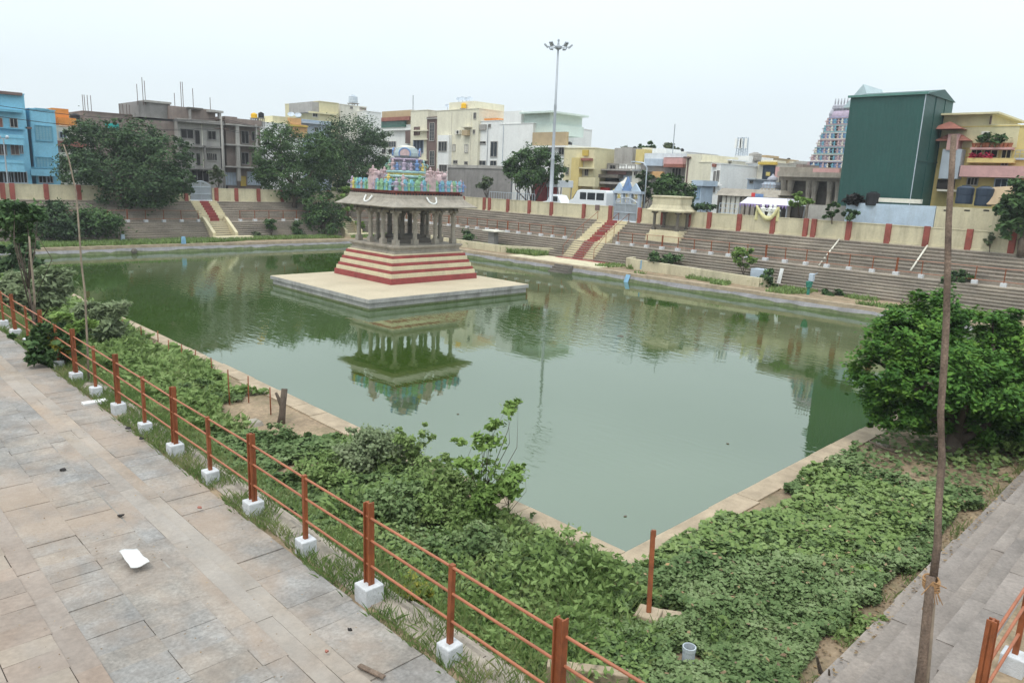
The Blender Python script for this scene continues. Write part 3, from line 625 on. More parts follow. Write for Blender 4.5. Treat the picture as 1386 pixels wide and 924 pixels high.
def stairs(name, label, side, bands, prof):
    root = thing(name, label, 'stairs', sp(side, (bands[0][0]+bands[-1][1])/2, 5, 0))
    for s0, s1, m in bands:
        mb = MB()
        for (d0, z), (d1, _) in zip(prof, prof[1:]): sbox(mb, side, s0, s1, d0-.03, d1, z-.55, z)
        mb.build('flight', m, root)
    return root
low = [(4.9+k*.25, TER*(k+1)/8+.06) for k in range(8)]
upp = [(8.0-.03+k*.4, 2.51+k*(3.98-2.45)/6) for k in range(7)] + [(10.85, 0)]
prC = low + [(7.2, 2.0), (7.6, 2.22)] + upp
s_ = [48.9, 50.25, 51.7, 53.1]
stC = stairs('painted_stair', 'broad stair painted cream with a red centre strip', 'C', [(s_[0], s_[1]-.01, 'cream_clean'), (s_[1], s_[2]-.01, 'redband'), (s_[2], s_[3], 'cream_clean')], prC)
for s in (s_[0]-.05, s_[1]-.02, s_[3]+.05):       # thin handrails beside the flights
    mb = MB(); pts = []
    for d, z in ((4.95, .3), (6.8, 1.85), (8.1, 2.6), (10.5, 3.95)):
        mb.tube([sp('C', s, d, z-.1), sp('C', s, d, z+.95)], .03, 6); pts.append(sp('C', s, d, z+.92))
    mb.tube(pts, .025, 6); mb.build('handrail', 'rust', stC)
x_ = [gD[0]-.2, gD[0]+.85, gD[0]+1.95, gD[0]+2.95]
stD = stairs('painted_stair', 'cream and red upper stair below the arched silver gate', 'D', [(x_[0], x_[1]-.01, 'cream_clean'), (x_[1], x_[2]-.01, 'redband'), (x_[2], x_[3], 'cream_clean')], [(7.6, 2.2)] + upp)
def chute(label, side, s0, s1):
    root = thing('parapet_stair', label, 'stairs', sp(side, (s0+s1)/2, 4, 0))
    for a in (s0, s1-.35):
        mb = MB(); P = [sp(side, a, d, z) for d, z in ((4.2, -.1), (4.2, .75), (6.9, 2.35), (7.4, 2.35), (7.4, 1.0), (5.0, -.1))]
        mb.poly(P, np.array(sp(side, .35, 0, 0)) - np.array(sp(side, 0, 0, 0))); fixnormals(mb.build('parapet', 'cream_clean', root))
    mb = MB()
    for d0, z in low: sbox(mb, side, s0+.35, s1-.35, d0-.02, d0+.3, z-.5, z)
    mb.build('flight', 'cream_clean', root)
    mb = MB(); sbox(mb, side, s0-.1, s1+1.3, 3.0, 4.2, -.1, .38); mb.build('landing', 'cream_clean', root, bevel=.03)
    mb = MB(); sbox(mb, side, s0+.6, s1-.6, 2.6, 3.0, -.1, .2); mb.build('drain_mouth', 'dark', root)
chute('cream stair with sloping parapets coming down to the far left bank', 'D', x_[0]-.1, x_[3]-.3)
q = at_y(466, 290, Y1+6.5); chute('cream parapet stair half hidden behind the left pavilion columns', 'D', q[0]-1.3, q[0]+1.3)

# landing, planters and fittings of the right bank
mb = MB(); sbox(mb, 'C', 44.6, 57.2, .5, 4.6, -.1, .03); root = thing('landing', 'cream concrete landing at the foot of the painted stair', 'landing', sp('C', 50, 2, 0)); mb.build('slab', 'cream', root)
mb = MB(); sbox(mb, 'C', 44.6, 53.6, 4.25, 4.88, -.1, .06); mb.build('edge_band', 'redband', root)
root = thing('water_steps', 'dark stone steps cut from the landing into the water', 'steps', sp('C', 48.6, -.5, -.5)); mb = MB()
for k in range(4): sbox(mb, 'C', 47.3, 49.6, -.25-.3*k, .05-.3*k, -1.2, -.08-.2*k)
mb.build('step', 'stone_dark', root)
def planter(label, segs, hs):
    root = thing('planter_wall', label, 'low wall', (*segs[0], 0))
    mb = MB()
    for (a, b), (h0, h1) in zip(zip(segs, segs[1:]), zip(hs, hs[1:])):
        a, b = np.array([*a, 0.]), np.array([*b, 0.]); d = (b-a)/np.linalg.norm(b-a); n_ = np.array([-d[1], d[0], 0])*.14
        mb.hexa([a-n_-[0, 0, .1], b-n_-[0, 0, .1], b+n_-[0, 0, .1], a+n_-[0, 0, .1], a-n_+[0, 0, h0], b-n_+[0, 0, h1], b+n_+[0, 0, h1], a+n_+[0, 0, h0]])
    fixnormals(mb.build('wall', 'cream', root, bevel=.03)); return root
pA = planter('low cream planter wall with a blue mark right of the landing', [(60.0, 43.6), (58.4, 43.3), (57.95, 29.2), (59.6, 28.8)], [1.0, 1.0, .75, .7])
q = at_x(868, 362, 58.2); mb = MB(); mb.box(58.2, 58.262, q[1]-.14, q[1]+.14, .1, .95); mb.build('paint_mark', 'bluepaint', pA)
q = at_x(850, 380, X1+.0); pm = MB(); pm.quad((X1-.02, q[1]-.25, -.14), (X1-.02, q[1]+.25, -.14), (X1-.33, q[1]+.25, -.8), (X1-.33, q[1]-.25, -.8)); setp(pm.build('paint_mark', 'bluepaint'), 'pale blue paint mark on the ledge face under the right planter', 'paint mark')
planter('low cream planter wall on the right bank behind the pavilion', [(60.3, 74), (57.6, 73.6), (57.5, 60.2), (60.9, 55.2)], [.8, .8, .75, .75])
q = at_x(668, 312, X1+4.2); root = thing('concrete_table', 'pale concrete table standing in the far planter', 'table', (q[0], q[1], 0))
MB().box(q[0]-.7, q[0]+.7, q[1]-1.2, q[1]+1.2, q[2]-.12, q[2]+.05).build('top', 'offwhite', root, bevel=.02); MB().box(q[0]-.35, q[0]+.35, q[1]-.5, q[1]+.5, -.1, q[2]-.12).build('pedestal', 'concrete', root)
q = at_x(1031, 358, X1+4.3); root = thing('steel_tank', 'grey steel water tank beside bushes at the right planter end', 'tank', (q[0], q[1], 0)); mb = MB(); mb.box(q[0]-.5, q[0]+.5, q[1]-.7, q[1]+.7, .35, 1.35); mb.build('body', 'bluegrey', root, bevel=.03)
mb = MB(); [mb.box(q[0]+a-.05, q[0]+a+.05, q[1]+b-.05, q[1]+b+.05, -.1, .35) for a in (-.4, .4) for b in (-.6, .6)]; mb.build('stand', 'steel', root)
q = at_x(1055, 367, X1+5.0); root = thing('post', 'short white concrete post leaning at the foot of the right steps', 'post', (q[0], q[1], 0)); MB().bar((q[0], q[1], 0), (q[0]+.25, q[1]-.1, 1.5), .32, .12).build('shaft', 'white', root)
for a, b, lab in (((1136, 325), (1108, 361), 'pale drain pipe sloping down the right bank steps, left one'), ((1255, 334), (1232, 368), 'pale drain pipe sloping down the right bank steps, nearer the tall pole')):
    p0 = at_x(*a, X1+10.4); p1 = at_x(*b, X1+7.6); o = MB().tube([p0+[0, 0, .1], p1+[0, 0, .1]], .07, 8).build('drain_pipe', 'offwhite', smooth=True); setp(o, lab, 'pipe')
q = at_x(1093, 402, X1+2.4); root = thing('hand_pump', 'green and pale blue hand pump on the right bank', 'pump', (q[0], q[1], 0))
mb = MB(); mb.lathe(q[0], q[1], 0, [(.12, -.05), (.1, .5), (.2, .55), (.28, 1.0), (.12, 1.05)], 10).build('stand', 'hpump', root); mb = MB(); mb.box(q[0]-.15, q[0]+.2, q[1]-.3, q[1]+.05, 1.05, 1.65); mb.bar((q[0], q[1]+.05, 1.3), (q[0], q[1]-.55, 1.75), .06); mb.build('head', 'bluegrey', root, bevel=.04)
for px, py, lab in ((166, 320, 'small blue and white marker stone at the foot of far left steps'), (249, 336, 'blue painted depth marker standing on the far left ledge')):
    q = at_y(px, py+3, Y1+(4.6 if px < 200 else .2)); root = thing('marker_stone', lab, 'marker', (q[0], q[1], 0)); MB().frus(q[0], q[1], .22, .15, -.1, .18, .12, .75).build('stone', 'bluepaint' if px > 200 else 'paleblue', root, bevel=.03)
# drain mouth on the ledge: dark stone in the far ledge face
q = at_y(182, 343, Y1-.25); setp(MB().ball(q[0], q[1], -.55, .3).build('boulder', 'stone_dark', smooth=True), 'dark boulder against the far left ledge face', 'boulder')

# shrine on the right bank
ys0, ys1 = at_x(926, 300, 64.6)[1], at_x(889, 300, 64.6)[1]; xs0, xs1 = X1+8.5, X1+10.6
root = thing('roadside_shrine', 'small shrine with cream roof on four grey stone columns by the wall', 'shrine', ((xs0+xs1)/2, (ys0+ys1)/2, 3.0))
cx, cy, hx, hy = (xs0+xs1)/2, (ys0+ys1)/2, (xs1-xs0)/2, (ys1-ys0)/2
mb = MB(); mb.frus(cx, cy, hx+.35, hy+.35, 2.4, hx+.3, hy+.3, 3.15); mb.frus(cx, cy, hx+.12, hy+.12, 3.15, hx+.05, hy+.05, 3.55); mb.build('base', 'cream_clean', root, bevel=.03)
for a in (-1, 1):
    for b in (-1, 1):
        mb = MB(); x, y = cx+a*(hx-.2), cy+b*(hy-.25); mb.box(x-.17, x+.17, y-.17, y+.17, 3.55, 3.85); mb.lathe(x, y, 3.85, [(.15, 0), (.15, 1.3), (.2, 1.4)], 8); mb.box(x-.2, x+.2, y-.28, y+.28, 5.24, 5.42); mb.build('column', 'stone_dark', root)
mb = MB()
for (h0, z0), (h1, z1) in zip([(.5, 5.42), (.55, 5.55), (.3, 5.75), (.12, 6.1), (.1, 6.75), (.2, 6.85), (.2, 6.97)], [(.55, 5.55), (.3, 5.75), (.12, 6.1), (.1, 6.75), (.2, 6.85), (.2, 6.97), (.1, 7.0)]):
    mb.frus(cx, cy, hx+h0-.1, hy+h0-.1, z0, hx+h1-.1, hy+h1-.1, z1-.001)
mb.build('roof', 'cream', root)

# high mast lamp
mx_, my_ = X1+11.9, at_x(745.5, 268, X1+11.9)[1]; topz = at_x(755.2, 62, X1+11.9)[2]
root = thing('mast_lamp', 'very tall grey floodlight mast rising behind the cream wall', 'street lamp', (mx_, my_, 4.15))
mb = MB(); mb.lathe(mx_, my_, 4.15, [(.34, 0), (.32, .3), (.27, .31), (.22, 6.4), (.235, 6.5), (.19, 6.6), (.16, 12.5), (.175, 12.6), (.14, 12.7), (.1, topz-4.15)], 12); mb.build('pole', 'steel', root, smooth=True)
mb = MB(); mb.lathe(mx_, my_, topz-.45, [(.2, 0), (.42, .15), (.42, .35), (.15, .5), (.08, .9), (.14, .95), (.1, 1.15)], 10); mb.build('head_frame', 'steel', root)
for k in range(6):
    a = k*math.pi/3 + .25; r = 1.55 if k % 3 in (0, 1) else 1.3; mb = MB(); e = (mx_+r*math.cos(a), my_+r*math.sin(a), topz-.1)
    mb.bar((mx_, my_, topz-.25), e, .06); mb.bar(np.array(e)-[.1*math.cos(a), .1*math.sin(a), .15], np.array(e)+[.32*math.cos(a), .32*math.sin(a), .22], .42, .16); mb.build('floodlight', 'steel', root)

# ================================================================== pavilion in the water
PX, PY = 35.95, 48.75
pl = thing('stone_platform', 'sandy topped stone platform standing in the green water', 'platform', (33.9, 46.6, WATER))
a, b = (26.62, 40.1), (41.5, 53.6)
MB().box(a[0]+.15, b[0]-.15, a[1]+.15, b[1]-.15, -2, -.32).build('base', 'platform_edge', pl)
mb = MB(); e_ = .012
for (x0_, x1_, y0_, y1_) in ((a[0]+.15-e_, b[0]-.15+e_, a[1]+.15-e_, a[1]+.2), (a[0]+.15-e_, a[0]+.2, a[1]+.2, b[1]-.15), (b[0]-.2, b[0]-.15+e_, a[1]+.2, b[1]-.15), (a[0]+.15-e_, b[0]-.15+e_, b[1]-.2, b[1]-.15+e_)): mb.box(x0_, x1_, y0_, y1_, -1.2, -.68)
mb.build('algae_band', 'algae', pl)
MB().box(a[0], b[0], a[1], b[1], -.34, -.06).build('kerb', 'platform_edge', pl, bevel=.03)
MB().box(a[0]+.02, b[0]-.02, a[1]+.02, b[1]-.02, -.2, -.05).build('top', 'platform', pl)
pv = thing('pavilion', 'stone temple pavilion with striped stepped base and painted tower', 'pavilion', (PX, PY, -.05))
zs = [-.05, .38, .7, .92, 1.24, 1.46, 1.76, 1.98, 2.08]
for i in range(8):
    f = i/7; hx, hy = 4.25-.75*f, 3.95-.85*f; mb = MB(); mb.frus(PX, PY, hx, hy, zs[i], hx-.025, hy-.025, zs[i+1]-.002)
    mb.build('tier', 'redband' if i % 2 == 0 else ('cream_clean'), pv, bevel=.015)
mb = MB()
for h, z0, z1 in ((.02, 2.075, 2.22), (-.08, 2.22, 2.45), (.03, 2.45, 2.55), (.1, 2.55, 2.7)): mb.box(PX-3.3-h, PX+3.3+h, PY-2.95-h, PY+2.95+h, z0, z1-.002)
mb.build('plinth', 'stone', pv, bevel=.015)
def column(x, y, z0, z1, m, r=.2):
    mb = MB(); h = z1-z0
    mb.box(x-r*1.25, x+r*1.25, y-r*1.25, y+r*1.25, z0, z0+.42); mb.lathe(x, y, z0+.42, [(r*1.1, 0), (r, .1), (r*.95, h*.3), (r*1.12, h*.32), (r*1.12, h*.36), (r*.92, h*.38), (r*.9, h-.95), (r*1.15, h-.85), (r*1.15, h-.78)], 8, rot=math.pi/8)
    mb.box(x-r*1.05, x+r*1.05, y-r*1.05, y+r*1.05, z1-.38, z1-.2); mb.box(x-r*2.4, x+r*2.4, y-r*.9, y+r*.9, z1-.2, z1-.003); mb.box(x-r*.9, x+r*.9, y-r*2.4, y+r*2.4, z1-.19, z1-.006)
    return mb.build('column', m, pv, bevel=.01)
gx, gy = [-2.8, -1.0, 1.0, 2.8], [-2.5, -.85, .85, 2.5]
for i, u in enumerate(gx):
    for j, v in enumerate(gy):
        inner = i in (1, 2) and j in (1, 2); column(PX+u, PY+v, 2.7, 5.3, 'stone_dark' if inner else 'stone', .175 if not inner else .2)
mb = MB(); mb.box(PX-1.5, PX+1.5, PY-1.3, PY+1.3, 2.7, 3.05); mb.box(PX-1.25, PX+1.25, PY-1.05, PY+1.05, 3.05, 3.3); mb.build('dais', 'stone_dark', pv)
mb = MB()
for v in gy: mb.box(PX-3.15, PX+3.15, PY+v-.2, PY+v+.2, 5.3, 5.56)
for u in gx: mb.box(PX+u-.2, PX+u+.2, PY-2.85, PY+2.85, 5.302, 5.555)
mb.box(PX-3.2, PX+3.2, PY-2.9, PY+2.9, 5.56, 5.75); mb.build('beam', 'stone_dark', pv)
mb = MB(); pr_ = [(4.06, 5.56), (4.1, 5.63), (3.85, 5.78), (3.55, 5.98), (3.32, 6.2), (3.24, 6.48)]
for (h0, z0), (h1, z1) in zip(pr_, pr_[1:]): mb.frus(PX, PY, h0, h0-.12, z0, h1, h1-.12, z1)
mb.build('eave', 'stone', pv)
def umark(mid, along, upv, nrm):
    mid, along, upv, nrm = map(np.array, (mid, along, upv, nrm)); mb = MB(); pts = []
    for t in np.linspace(0, 1, 11):
        aa = math.pi*t; pts.append(mid + along*(-.3*math.cos(aa))*(1+.25*abs(math.cos(aa))) + upv*(-.28*math.sin(aa)+.12) + nrm*.05)
    pts = [pts[0]+upv*.3-along*.07] + pts + [pts[-1]+upv*.3+along*.07]; mb.tube(pts, .065, 6); return mb.build('sacred_mark', 'white', pv)
umark((PX-.1, PY-3.5, 5.97), (1, 0, 0), (0, .55, .83), (0, -.83, .55)); umark((PX-3.62, PY+.1, 5.97), (0, 1, 0), (.55, 0, .83), (-.83, 0, .55))
# parapet
px_, py_ = 3.2, 3.08
mb = MB(); mb.box(PX-px_, PX+px_, PY-py_, PY+py_, 6.45, 6.62); mb.box(PX-px_+.12, PX+px_-.12, PY-py_+.12, PY+py_-.12, 6.62, 6.7); mb.box(PX-px_-.02, PX+px_+.02, PY-py_-.02, PY+py_+.02, 6.7, 6.78); mb.build('parapet_base', 'red', pv)
mb = MB(); mb.box(PX-px_+.2, PX+px_-.2, PY-py_+.2, PY+py_-.2, 6.5, 7.35); mb.build('roof_slab', 'tgrey', pv)
mb = MB()
for (ax_, sg_) in (('x', -1), ('x', 1), ('y', -1), ('y', 1)):
    hf = px_ if ax_ == 'x' else py_; O_ = (py_ if ax_ == 'x' else px_); pts = []
    for k in range(23):
        u = -hf+2*hf*k/23; e = 2*hf/23
        for uu, zz in ((u, 6.47), (u+e*.3, 6.47), (u+e*.3, 6.6), (u+e*.99, 6.6)): pts.append((PX+uu, PY+sg_*(O_+.03), zz) if ax_ == 'x' else (PX+sg_*(O_+.03), PY+uu, zz))
    top = [(p[0], p[1], 6.46) for p in reversed(pts)]
    mb.poly(pts + [(pts[-1][0], pts[-1][1], 6.46), (pts[0][0], pts[0][1], 6.46)], (0, .05*-sg_, 0) if ax_ == 'x' else (.05*-sg_, 0, 0))
fixnormals(mb.build('bead_row', 'dark', pv))
mb = MB(); mb.box(PX-px_-.04, PX+px_+.04, PY-py_-.04, PY+py_+.04, 7.08, 7.14); mb.build('string_course', 'tteal', pv)
def figure(mb, x, y, z, h, r=.1):
    mb.lathe(x, y, z, [(r*1.1, 0), (r*1.25, h*.1), (r*.85, h*.3), (r*1.15, h*.5), (r*1.35, h*.64), (r*.5, h*.74)], 8)
    mb.ball(x, y, z+h*.83, r*.75, 7); mb.lathe(x, y, z+h*.9, [(r*.6, 0), (r*.4, h*.06), (r*.12, h*.13)], 6)
    for a in (-1, 1): mb.tube([(x+a*r*1.2, y-a*r*1.2, z+h*.63), (x+a*r*1.9, y-a*r*1.9, z+h*.45), (x+a*r*1.1, y-a*r*1.1-r*.5, z+h*.42)], r*.3, 5)
def niche(mb, x, y, ax, z, m):
    e = (.17, .09) if ax == 'x' else (.09, .17)
    mb.box(x-e[0], x+e[0], y-e[1], y+e[1], z, z+.28); mb.frus(x, y, e[0]*.7, e[1]*.7, z+.28, e[0]*.8, e[1]*.8, z+.55); mb.frus(x, y, e[0]*1.1, e[1]*1.1, z+.55, e[0]*.3, e[1]*.6, z+.85)
for side_ in range(4):
    ax = 'x' if side_ % 2 == 0 else 'y'; sg = -1 if side_ < 2 else 1; half = px_ if ax == 'x' else py_; n_ = 11
    for k in range(n_):
        u = -half+.25+k*(2*half-.5)/(n_-1)
        if ax == 'y' and k in (0, n_-1): continue
        x, y = (PX+u, PY+sg*(py_-.05)) if ax == 'x' else (PX+sg*(px_-.05), PY+u)
        if k == 5:
            mb = MB(); z = 6.78; e = (.42, .16) if ax == 'x' else (.16, .42)
            mb.box(x-e[0], x+e[0], y-e[1], y+e[1], z, z+.75); mb.frus(x, y, e[0]*1.1, e[1]*1.1, z+.75, e[0]*.5, e[1]*.8, z+1.25)
            for q_ in (-.28, 0, .28): figure(mb, x+(q_ if ax == 'x' else 0), y+(0 if ax == 'x' else q_), z+.8+(.25 if q_ == 0 else 0), .75, .13)
            mb.build('shrine_niche', 'tpink', pv)
        else:
            mb = MB(); niche(mb, x, y, ax, 6.78, None); mb.build('niche', 'cyan' if k % 3 else 'tgreen', pv)
            mb = MB(); off_ = .17; figure(mb, x+(off_*1.6 if ax == 'x' else -.12*1), y+(-.12 if ax == 'x' else off_*1.6), 6.78, .72+.1*rnd.random(), .085); mb.build('figure', rnd.choice(['cyan', 'tgreen', 'tpurple', 'tyellow', 'tpink', 'tblue']), pv)
for a in (-1, 1):
    for b in (-1, 1): mb = MB(); figure(mb, PX+a*(px_-.1), PY+b*(py_-.1), 6.78, .95, .15); mb.build('figure', 'tpurple', pv)
# reclining bulls on the parapet corner
for (x, y) in ((PX-1.6, PY-.2+2.2), (PX+2.1, PY+1.9), (PX+1.9, PY-1.9)):
    mb = MB(); mb.lathe(x, y, 7.35, [(.3, 0), (.42, .25), (.36, .6), (.15, .75)], 9, 1, 1.7); mb.ball(x-.12, y-.62, 8.0, .24, 8); mb.tube([(x-.1, y-.45, 7.75), (x-.12, y-.6, 8.0)], .17, 7); mb.tube([(x-.3, y-.62, 8.12), (x-.36, y-.66, 8.34)], .045, 5); mb.tube([(x+.06, y-.62, 8.12), (x+.12, y-.66, 8.34)], .045, 5); mb.build('bull', 'tpink', pv, smooth=True)
# tower
tw = [('tblue', [(1.75, 7.2), (1.75, 7.45)], 8), ('tgreen', [(1.6, 7.45), (1.68, 7.6), (1.5, 7.75)], 8), ('tteal', [(1.66, 7.75), (1.72, 7.85), (1.55, 7.95)], 8), ('tyellow', [(1.5, 7.95), (1.56, 8.1)], 8), ('tteal', [(1.62, 8.1), (1.66, 8.2), (1.45, 8.3)], 8),
      ('tgrey', [(1.15, 8.3), (1.1, 9.05)], 8), ('tpurple', [(1.3, 9.05), (1.38, 9.15), (1.15, 9.22)], 8), ('tdome', [(.9, 9.22), (1.08, 9.38), (1.05, 9.62), (.85, 9.95), (.66, 10.05)], 8), ('offwhite', [(.7, 10.05), (.64, 10.14), (.25, 10.2)], 8)]
for m_, pf, n_ in tw: mb = MB(); mb.lathe(PX, PY, 0, pf, n_, rot=math.pi/8); mb.build('tower_tier', m_, pv)
for k in range(8):
    a = k*math.pi/4; mb = MB(); figure(mb, PX+1.32*math.cos(a), PY+1.32*math.sin(a), 8.28, .85, .15); mb.build('figure', ['tpink', 'tpurple', 'tblue', 'tteal'][k % 4], pv)
    a += math.pi/8; mb = MB(); figure(mb, PX+1.42*math.cos(a), PY+1.42*math.sin(a), 8.28, .6, .12); mb.build('figure', ['tblue', 'tpurple', 'tyellow', 'tgreen'][k % 4], pv)
    a -= math.pi/8; mb = MB(); figure(mb, PX+1.72*math.cos(a), PY+1.72*math.sin(a), 7.3, .7, .14); mb.build('figure', ['tyellow', 'tpink', 'tgreen', 'tpurple'][k % 4], pv)
for k in range(4):        # horseshoe arches on the dome
    a = -3*math.pi/4 + k*math.pi/2 ; ca, sa = math.cos(a), math.sin(a); mb = MB(); c = np.array([PX+.94*ca, PY+.94*sa, 9.58]); tg = np.array([-sa, ca, 0])
    mb.poly([c + tg*.38*math.cos(t) + np.array([0, 0, .34*math.sin(t)]) for t in np.linspace(-.5, math.pi+.5, 14)], np.array([ca, sa, 0])*.14); fixnormals(mb.build('arch', 'tpink', pv))
    mb = MB(); mb.tube([c + tg*.43*math.cos(t) + np.array([0, 0, .39*math.sin(t)]) + np.array([ca, sa, 0])*.1 for t in np.linspace(-.5, math.pi+.5, 14)], .07, 6); mb.build('arch_rim', 'tblue', pv)

# ================================================================== the town beyond the walls
GZ = 4.15
BL = []
class Bld:
    """a building whose front stands on the plane side/pos; measures are read off the front plane"""
    def __init__(s, name, label, cat, side, pos, rect, dep, m, group=None, z0=GZ, roofm=None):
        s.side, s.pos = side, pos; u0, u1, z1 = s.U(rect[0], rect[1]), s.U(rect[2], rect[1]), s.Z((rect[0]+rect[2])/2, rect[1])
        s.u0, s.u1, s.z1, s.z0 = min(u0, u1), max(u0, u1), z1, z0
        BL.append(s); s.root = thing(name, label, cat, s.P((u0+u1)/2, z0, -dep/2), group); s.dep = dep; s.mat = m
        mb = MB(); s._box(mb, s.u0, s.u1, z0-.3, z1, -dep, 0); s.wall = mb.build('wall', m, s.root)
        mb = MB(); pw = .12                                   # parapet lip round the flat roof
        s._box(mb, s.u0-.06, s.u1+.06, z1, z1+.1, -pw, .08); s._box(mb, s.u0-.06, s.u1+.06, z1, z1+.1, -dep-.06, -dep+pw); s._box(mb, s.u0-.06, s.u0+pw, z1+.001, z1+.099, -dep+pw, -pw); s._box(mb, s.u1-pw, s.u1+.06, z1+.001, z1+.099, -dep+pw, -pw)
        mb.build('coping', roofm or m, s.root)
    def P(s, u, z, w): return (s.pos-w, u, z) if s.side == 'C' else (u, s.pos-w, z)
    def U(s, px, py, w=0): return at_x(px, py, s.pos-w)[1] if s.side == 'C' else at_y(px, py, s.pos-w)[0]
    def Z(s, px, py, w=0): return (at_x(px, py, s.pos-w) if s.side == 'C' else at_y(px, py, s.pos-w))[2]
    def _box(s, mb, u0, u1, z0, z1, w0, w1):
        a, b = s.P(u0, z0, w0), s.P(u1, z1, w1); mb.box(a[0], b[0], a[1], b[1], a[2], b[2])
    def rc(s, r, w=0):
        x0, y0, x1, y1 = r; my, mx_ = (y0+y1)/2, (x0+x1)/2
        u0, u1 = sorted((s.U(x0, my, w), s.U(x1, my, w))); return u0, u1, s.Z(mx_, y1, w), s.Z(mx_, y0, w)
    def part(s, name, m, r, w0, w1, parent=None, z0=None, bevel=0):
        u0, u1, a, b = s.rc(r, w1 if w1 < 1.2 else w1); mb = MB(); s._box(mb, u0, u1, a if z0 is None else z0, b, w0, w1); return mb.build(name, m, parent or s.root, bevel=bevel)
    def win(s, r, fm='frame', pm='glass', mull=1, w=0., shade=True, name='window', grille=0):
        u0, u1, a, b = s.rc(r, w); f = min(.09, (u1-u0)*.1); mb = MB()
        s._box(mb, u0-f, u1+f, b, b+f, w-.02, w+.1); s._box(mb, u0-f, u1+f, a-f*1.3, a, w-.02, w+.13); s._box(mb, u0-f, u0, a, b, w-.02, w+.1); s._box(mb, u1, u1+f, a, b, w-.02, w+.1)
        for k in range(1, mull+1): c = u0+(u1-u0)*k/(mull+1); s._box(mb, c-.03, c+.03, a, b, w-.02, w+.07)
        for k in range(grille): c = a+(b-a)*(k+.5)/grille; s._box(mb, u0, u1, c-.015, c+.015, w+.03, w+.05)
        fr = mb.build(name, fm, s.root)
        mb = MB(); s._box(mb, u0, u1, a, b, w-.05, w+.025); mb.build('pane', pm, fr)
        if shade:
            mb = MB(); s._box(mb, u0-.3, u1+.3, b+.2, b+.28, w-.02, w+.55); mb.build('sunshade', s.mat, fr)
        return fr
    def slab(s, px0, px1, py, th=.16, out=.7, m=None, name='slab'):
        u0, u1 = sorted((s.U(px0, py, out), s.U(px1, py, out))); z = s.Z((px0+px1)/2, py, out); mb = MB(); s._box(mb, u0, u1, z-th, z, -.02, out); return mb.build(name, m or s.mat, s.root)
    def balcony(s, r, out=1.1, m=None, bars=False, name='balcony', railm='steel'):
        u0, u1, a, b = s.rc(r, out); mb = MB(); s._box(mb, u0, u1, a-.14, a, -.02, out)
        if not bars:
            s._box(mb, u0, u1, a, b, out-.1, out-.002); s._box(mb, u0, u0+.1, a, b, 0, out-.1); s._box(mb, u1-.1, u1, a, b, 0, out-.1)
        o = mb.build(name, m or s.mat, s.root)
        if bars:
            mb = MB(); k = max(3, int((u1-u0)/.3))
            for i in range(k+1): c = u0+(u1-u0)*i/k; s._box(mb, c-.02, c+.02, a, b, out-.06, out-.03)
            s._box(mb, u0, u1, b-.05, b, out-.07, out-.02); s._box(mb, u0, u1, (a+b)/2-.02, (a+b)/2+.02, out-.07, out-.02); mb.build('railing', railm, o)
        return o
    def top(s, r, w0, w1, m, name='roof_room'):   # a block on the roof, set back
        u0, u1 = sorted((s.U(r[0], r[1], w1), s.U(r[2], r[1], w1))); z = s.Z((r[0]+r[2])/2, r[1], w1); mb = MB(); s._box(mb, u0, u1, s.z1-.05, z, w0, w1); o = mb.build(name, m, s.root)
        return o
    def tank(s, px, py0, py1, rpx, m, label, w=-2.5, stand=True, name='water_tank'):
        c = s.P(s.U(px, py1, w), 0, w); zt, zb = s.Z(px, py0, w), s.Z(px, py1, w); r = rpx*depth((c[0], c[1], zb))/FPX; h = zt-zb
        root = thing(name, label, 'water tank', (c[0], c[1], min(zb, s.z1)))
        mb = MB(); mb.lathe(c[0], c[1], zb, [(r, 0), (r*1.03, h*.25), (r*.99, h*.3), (r*1.03, h*.55), (r*.99, h*.6), (r, h*.8), (r*.55, h*.93)], 14); mb.build('body', m, root, smooth=False)
        mb = MB(); mb.lathe(c[0], c[1], zt-h*.08, [(r*.45, 0), (r*.45, h*.08), (r*.2, h*.1)], 10); mb.build('lid', m, root)
        if zb > s.z1 + .12:
            mb = MB(); [mb.box(c[0]+a*r*.7-.06, c[0]+a*r*.7+.06, c[1]+b*r*.7-.06, c[1]+b*r*.7+.06, s.z1, zb) for a in (-1, 1) for b in (-1, 1)]; mb.box(c[0]-r, c[0]+r, c[1]-r, c[1]+r, zb-.1, zb-.002); mb.build('stand', 'concrete', root)
        return root
def dish(b, px, py, label, w=-1.5, r=.55):
    c = np.array(b.P(b.U(px, py, w), b.Z(px, py, w), w)); root = thing('satellite_dish', label, 'satellite dish', (c[0], c[1], b.z1), 'satellite dishes on the roofs')
    mb = MB(); d = Vector((-.3, -.45, .6)).normalized(); a = d.cross(Vector((0, 0, 1))).normalized(); e = d.cross(a)
    rings = []
    for rr, h in ((.02, 0), (r*.55, .06), (r, .2)):
        i = len(mb.v); mb.v += [tuple(Vector(c) + d*h + (a*math.cos(t) + e*math.sin(t))*rr) for t in np.linspace(0, 2*math.pi, 13)[:-1]]; rings.append(i)
    for i, j in zip(rings, rings[1:]): mb.f += [(i+t, i+(t+1) % 12, j+(t+1) % 12, j+t) for t in range(12)]
    mb.build('bowl', 'lsteel', root); mb = MB(); mb.tube([(c[0], c[1], b.z1), tuple(c)], .04, 6); mb.tube([tuple(c), tuple(Vector(c)+d*.6)], .02, 5); mb.build('mount', 'steel', root); return root
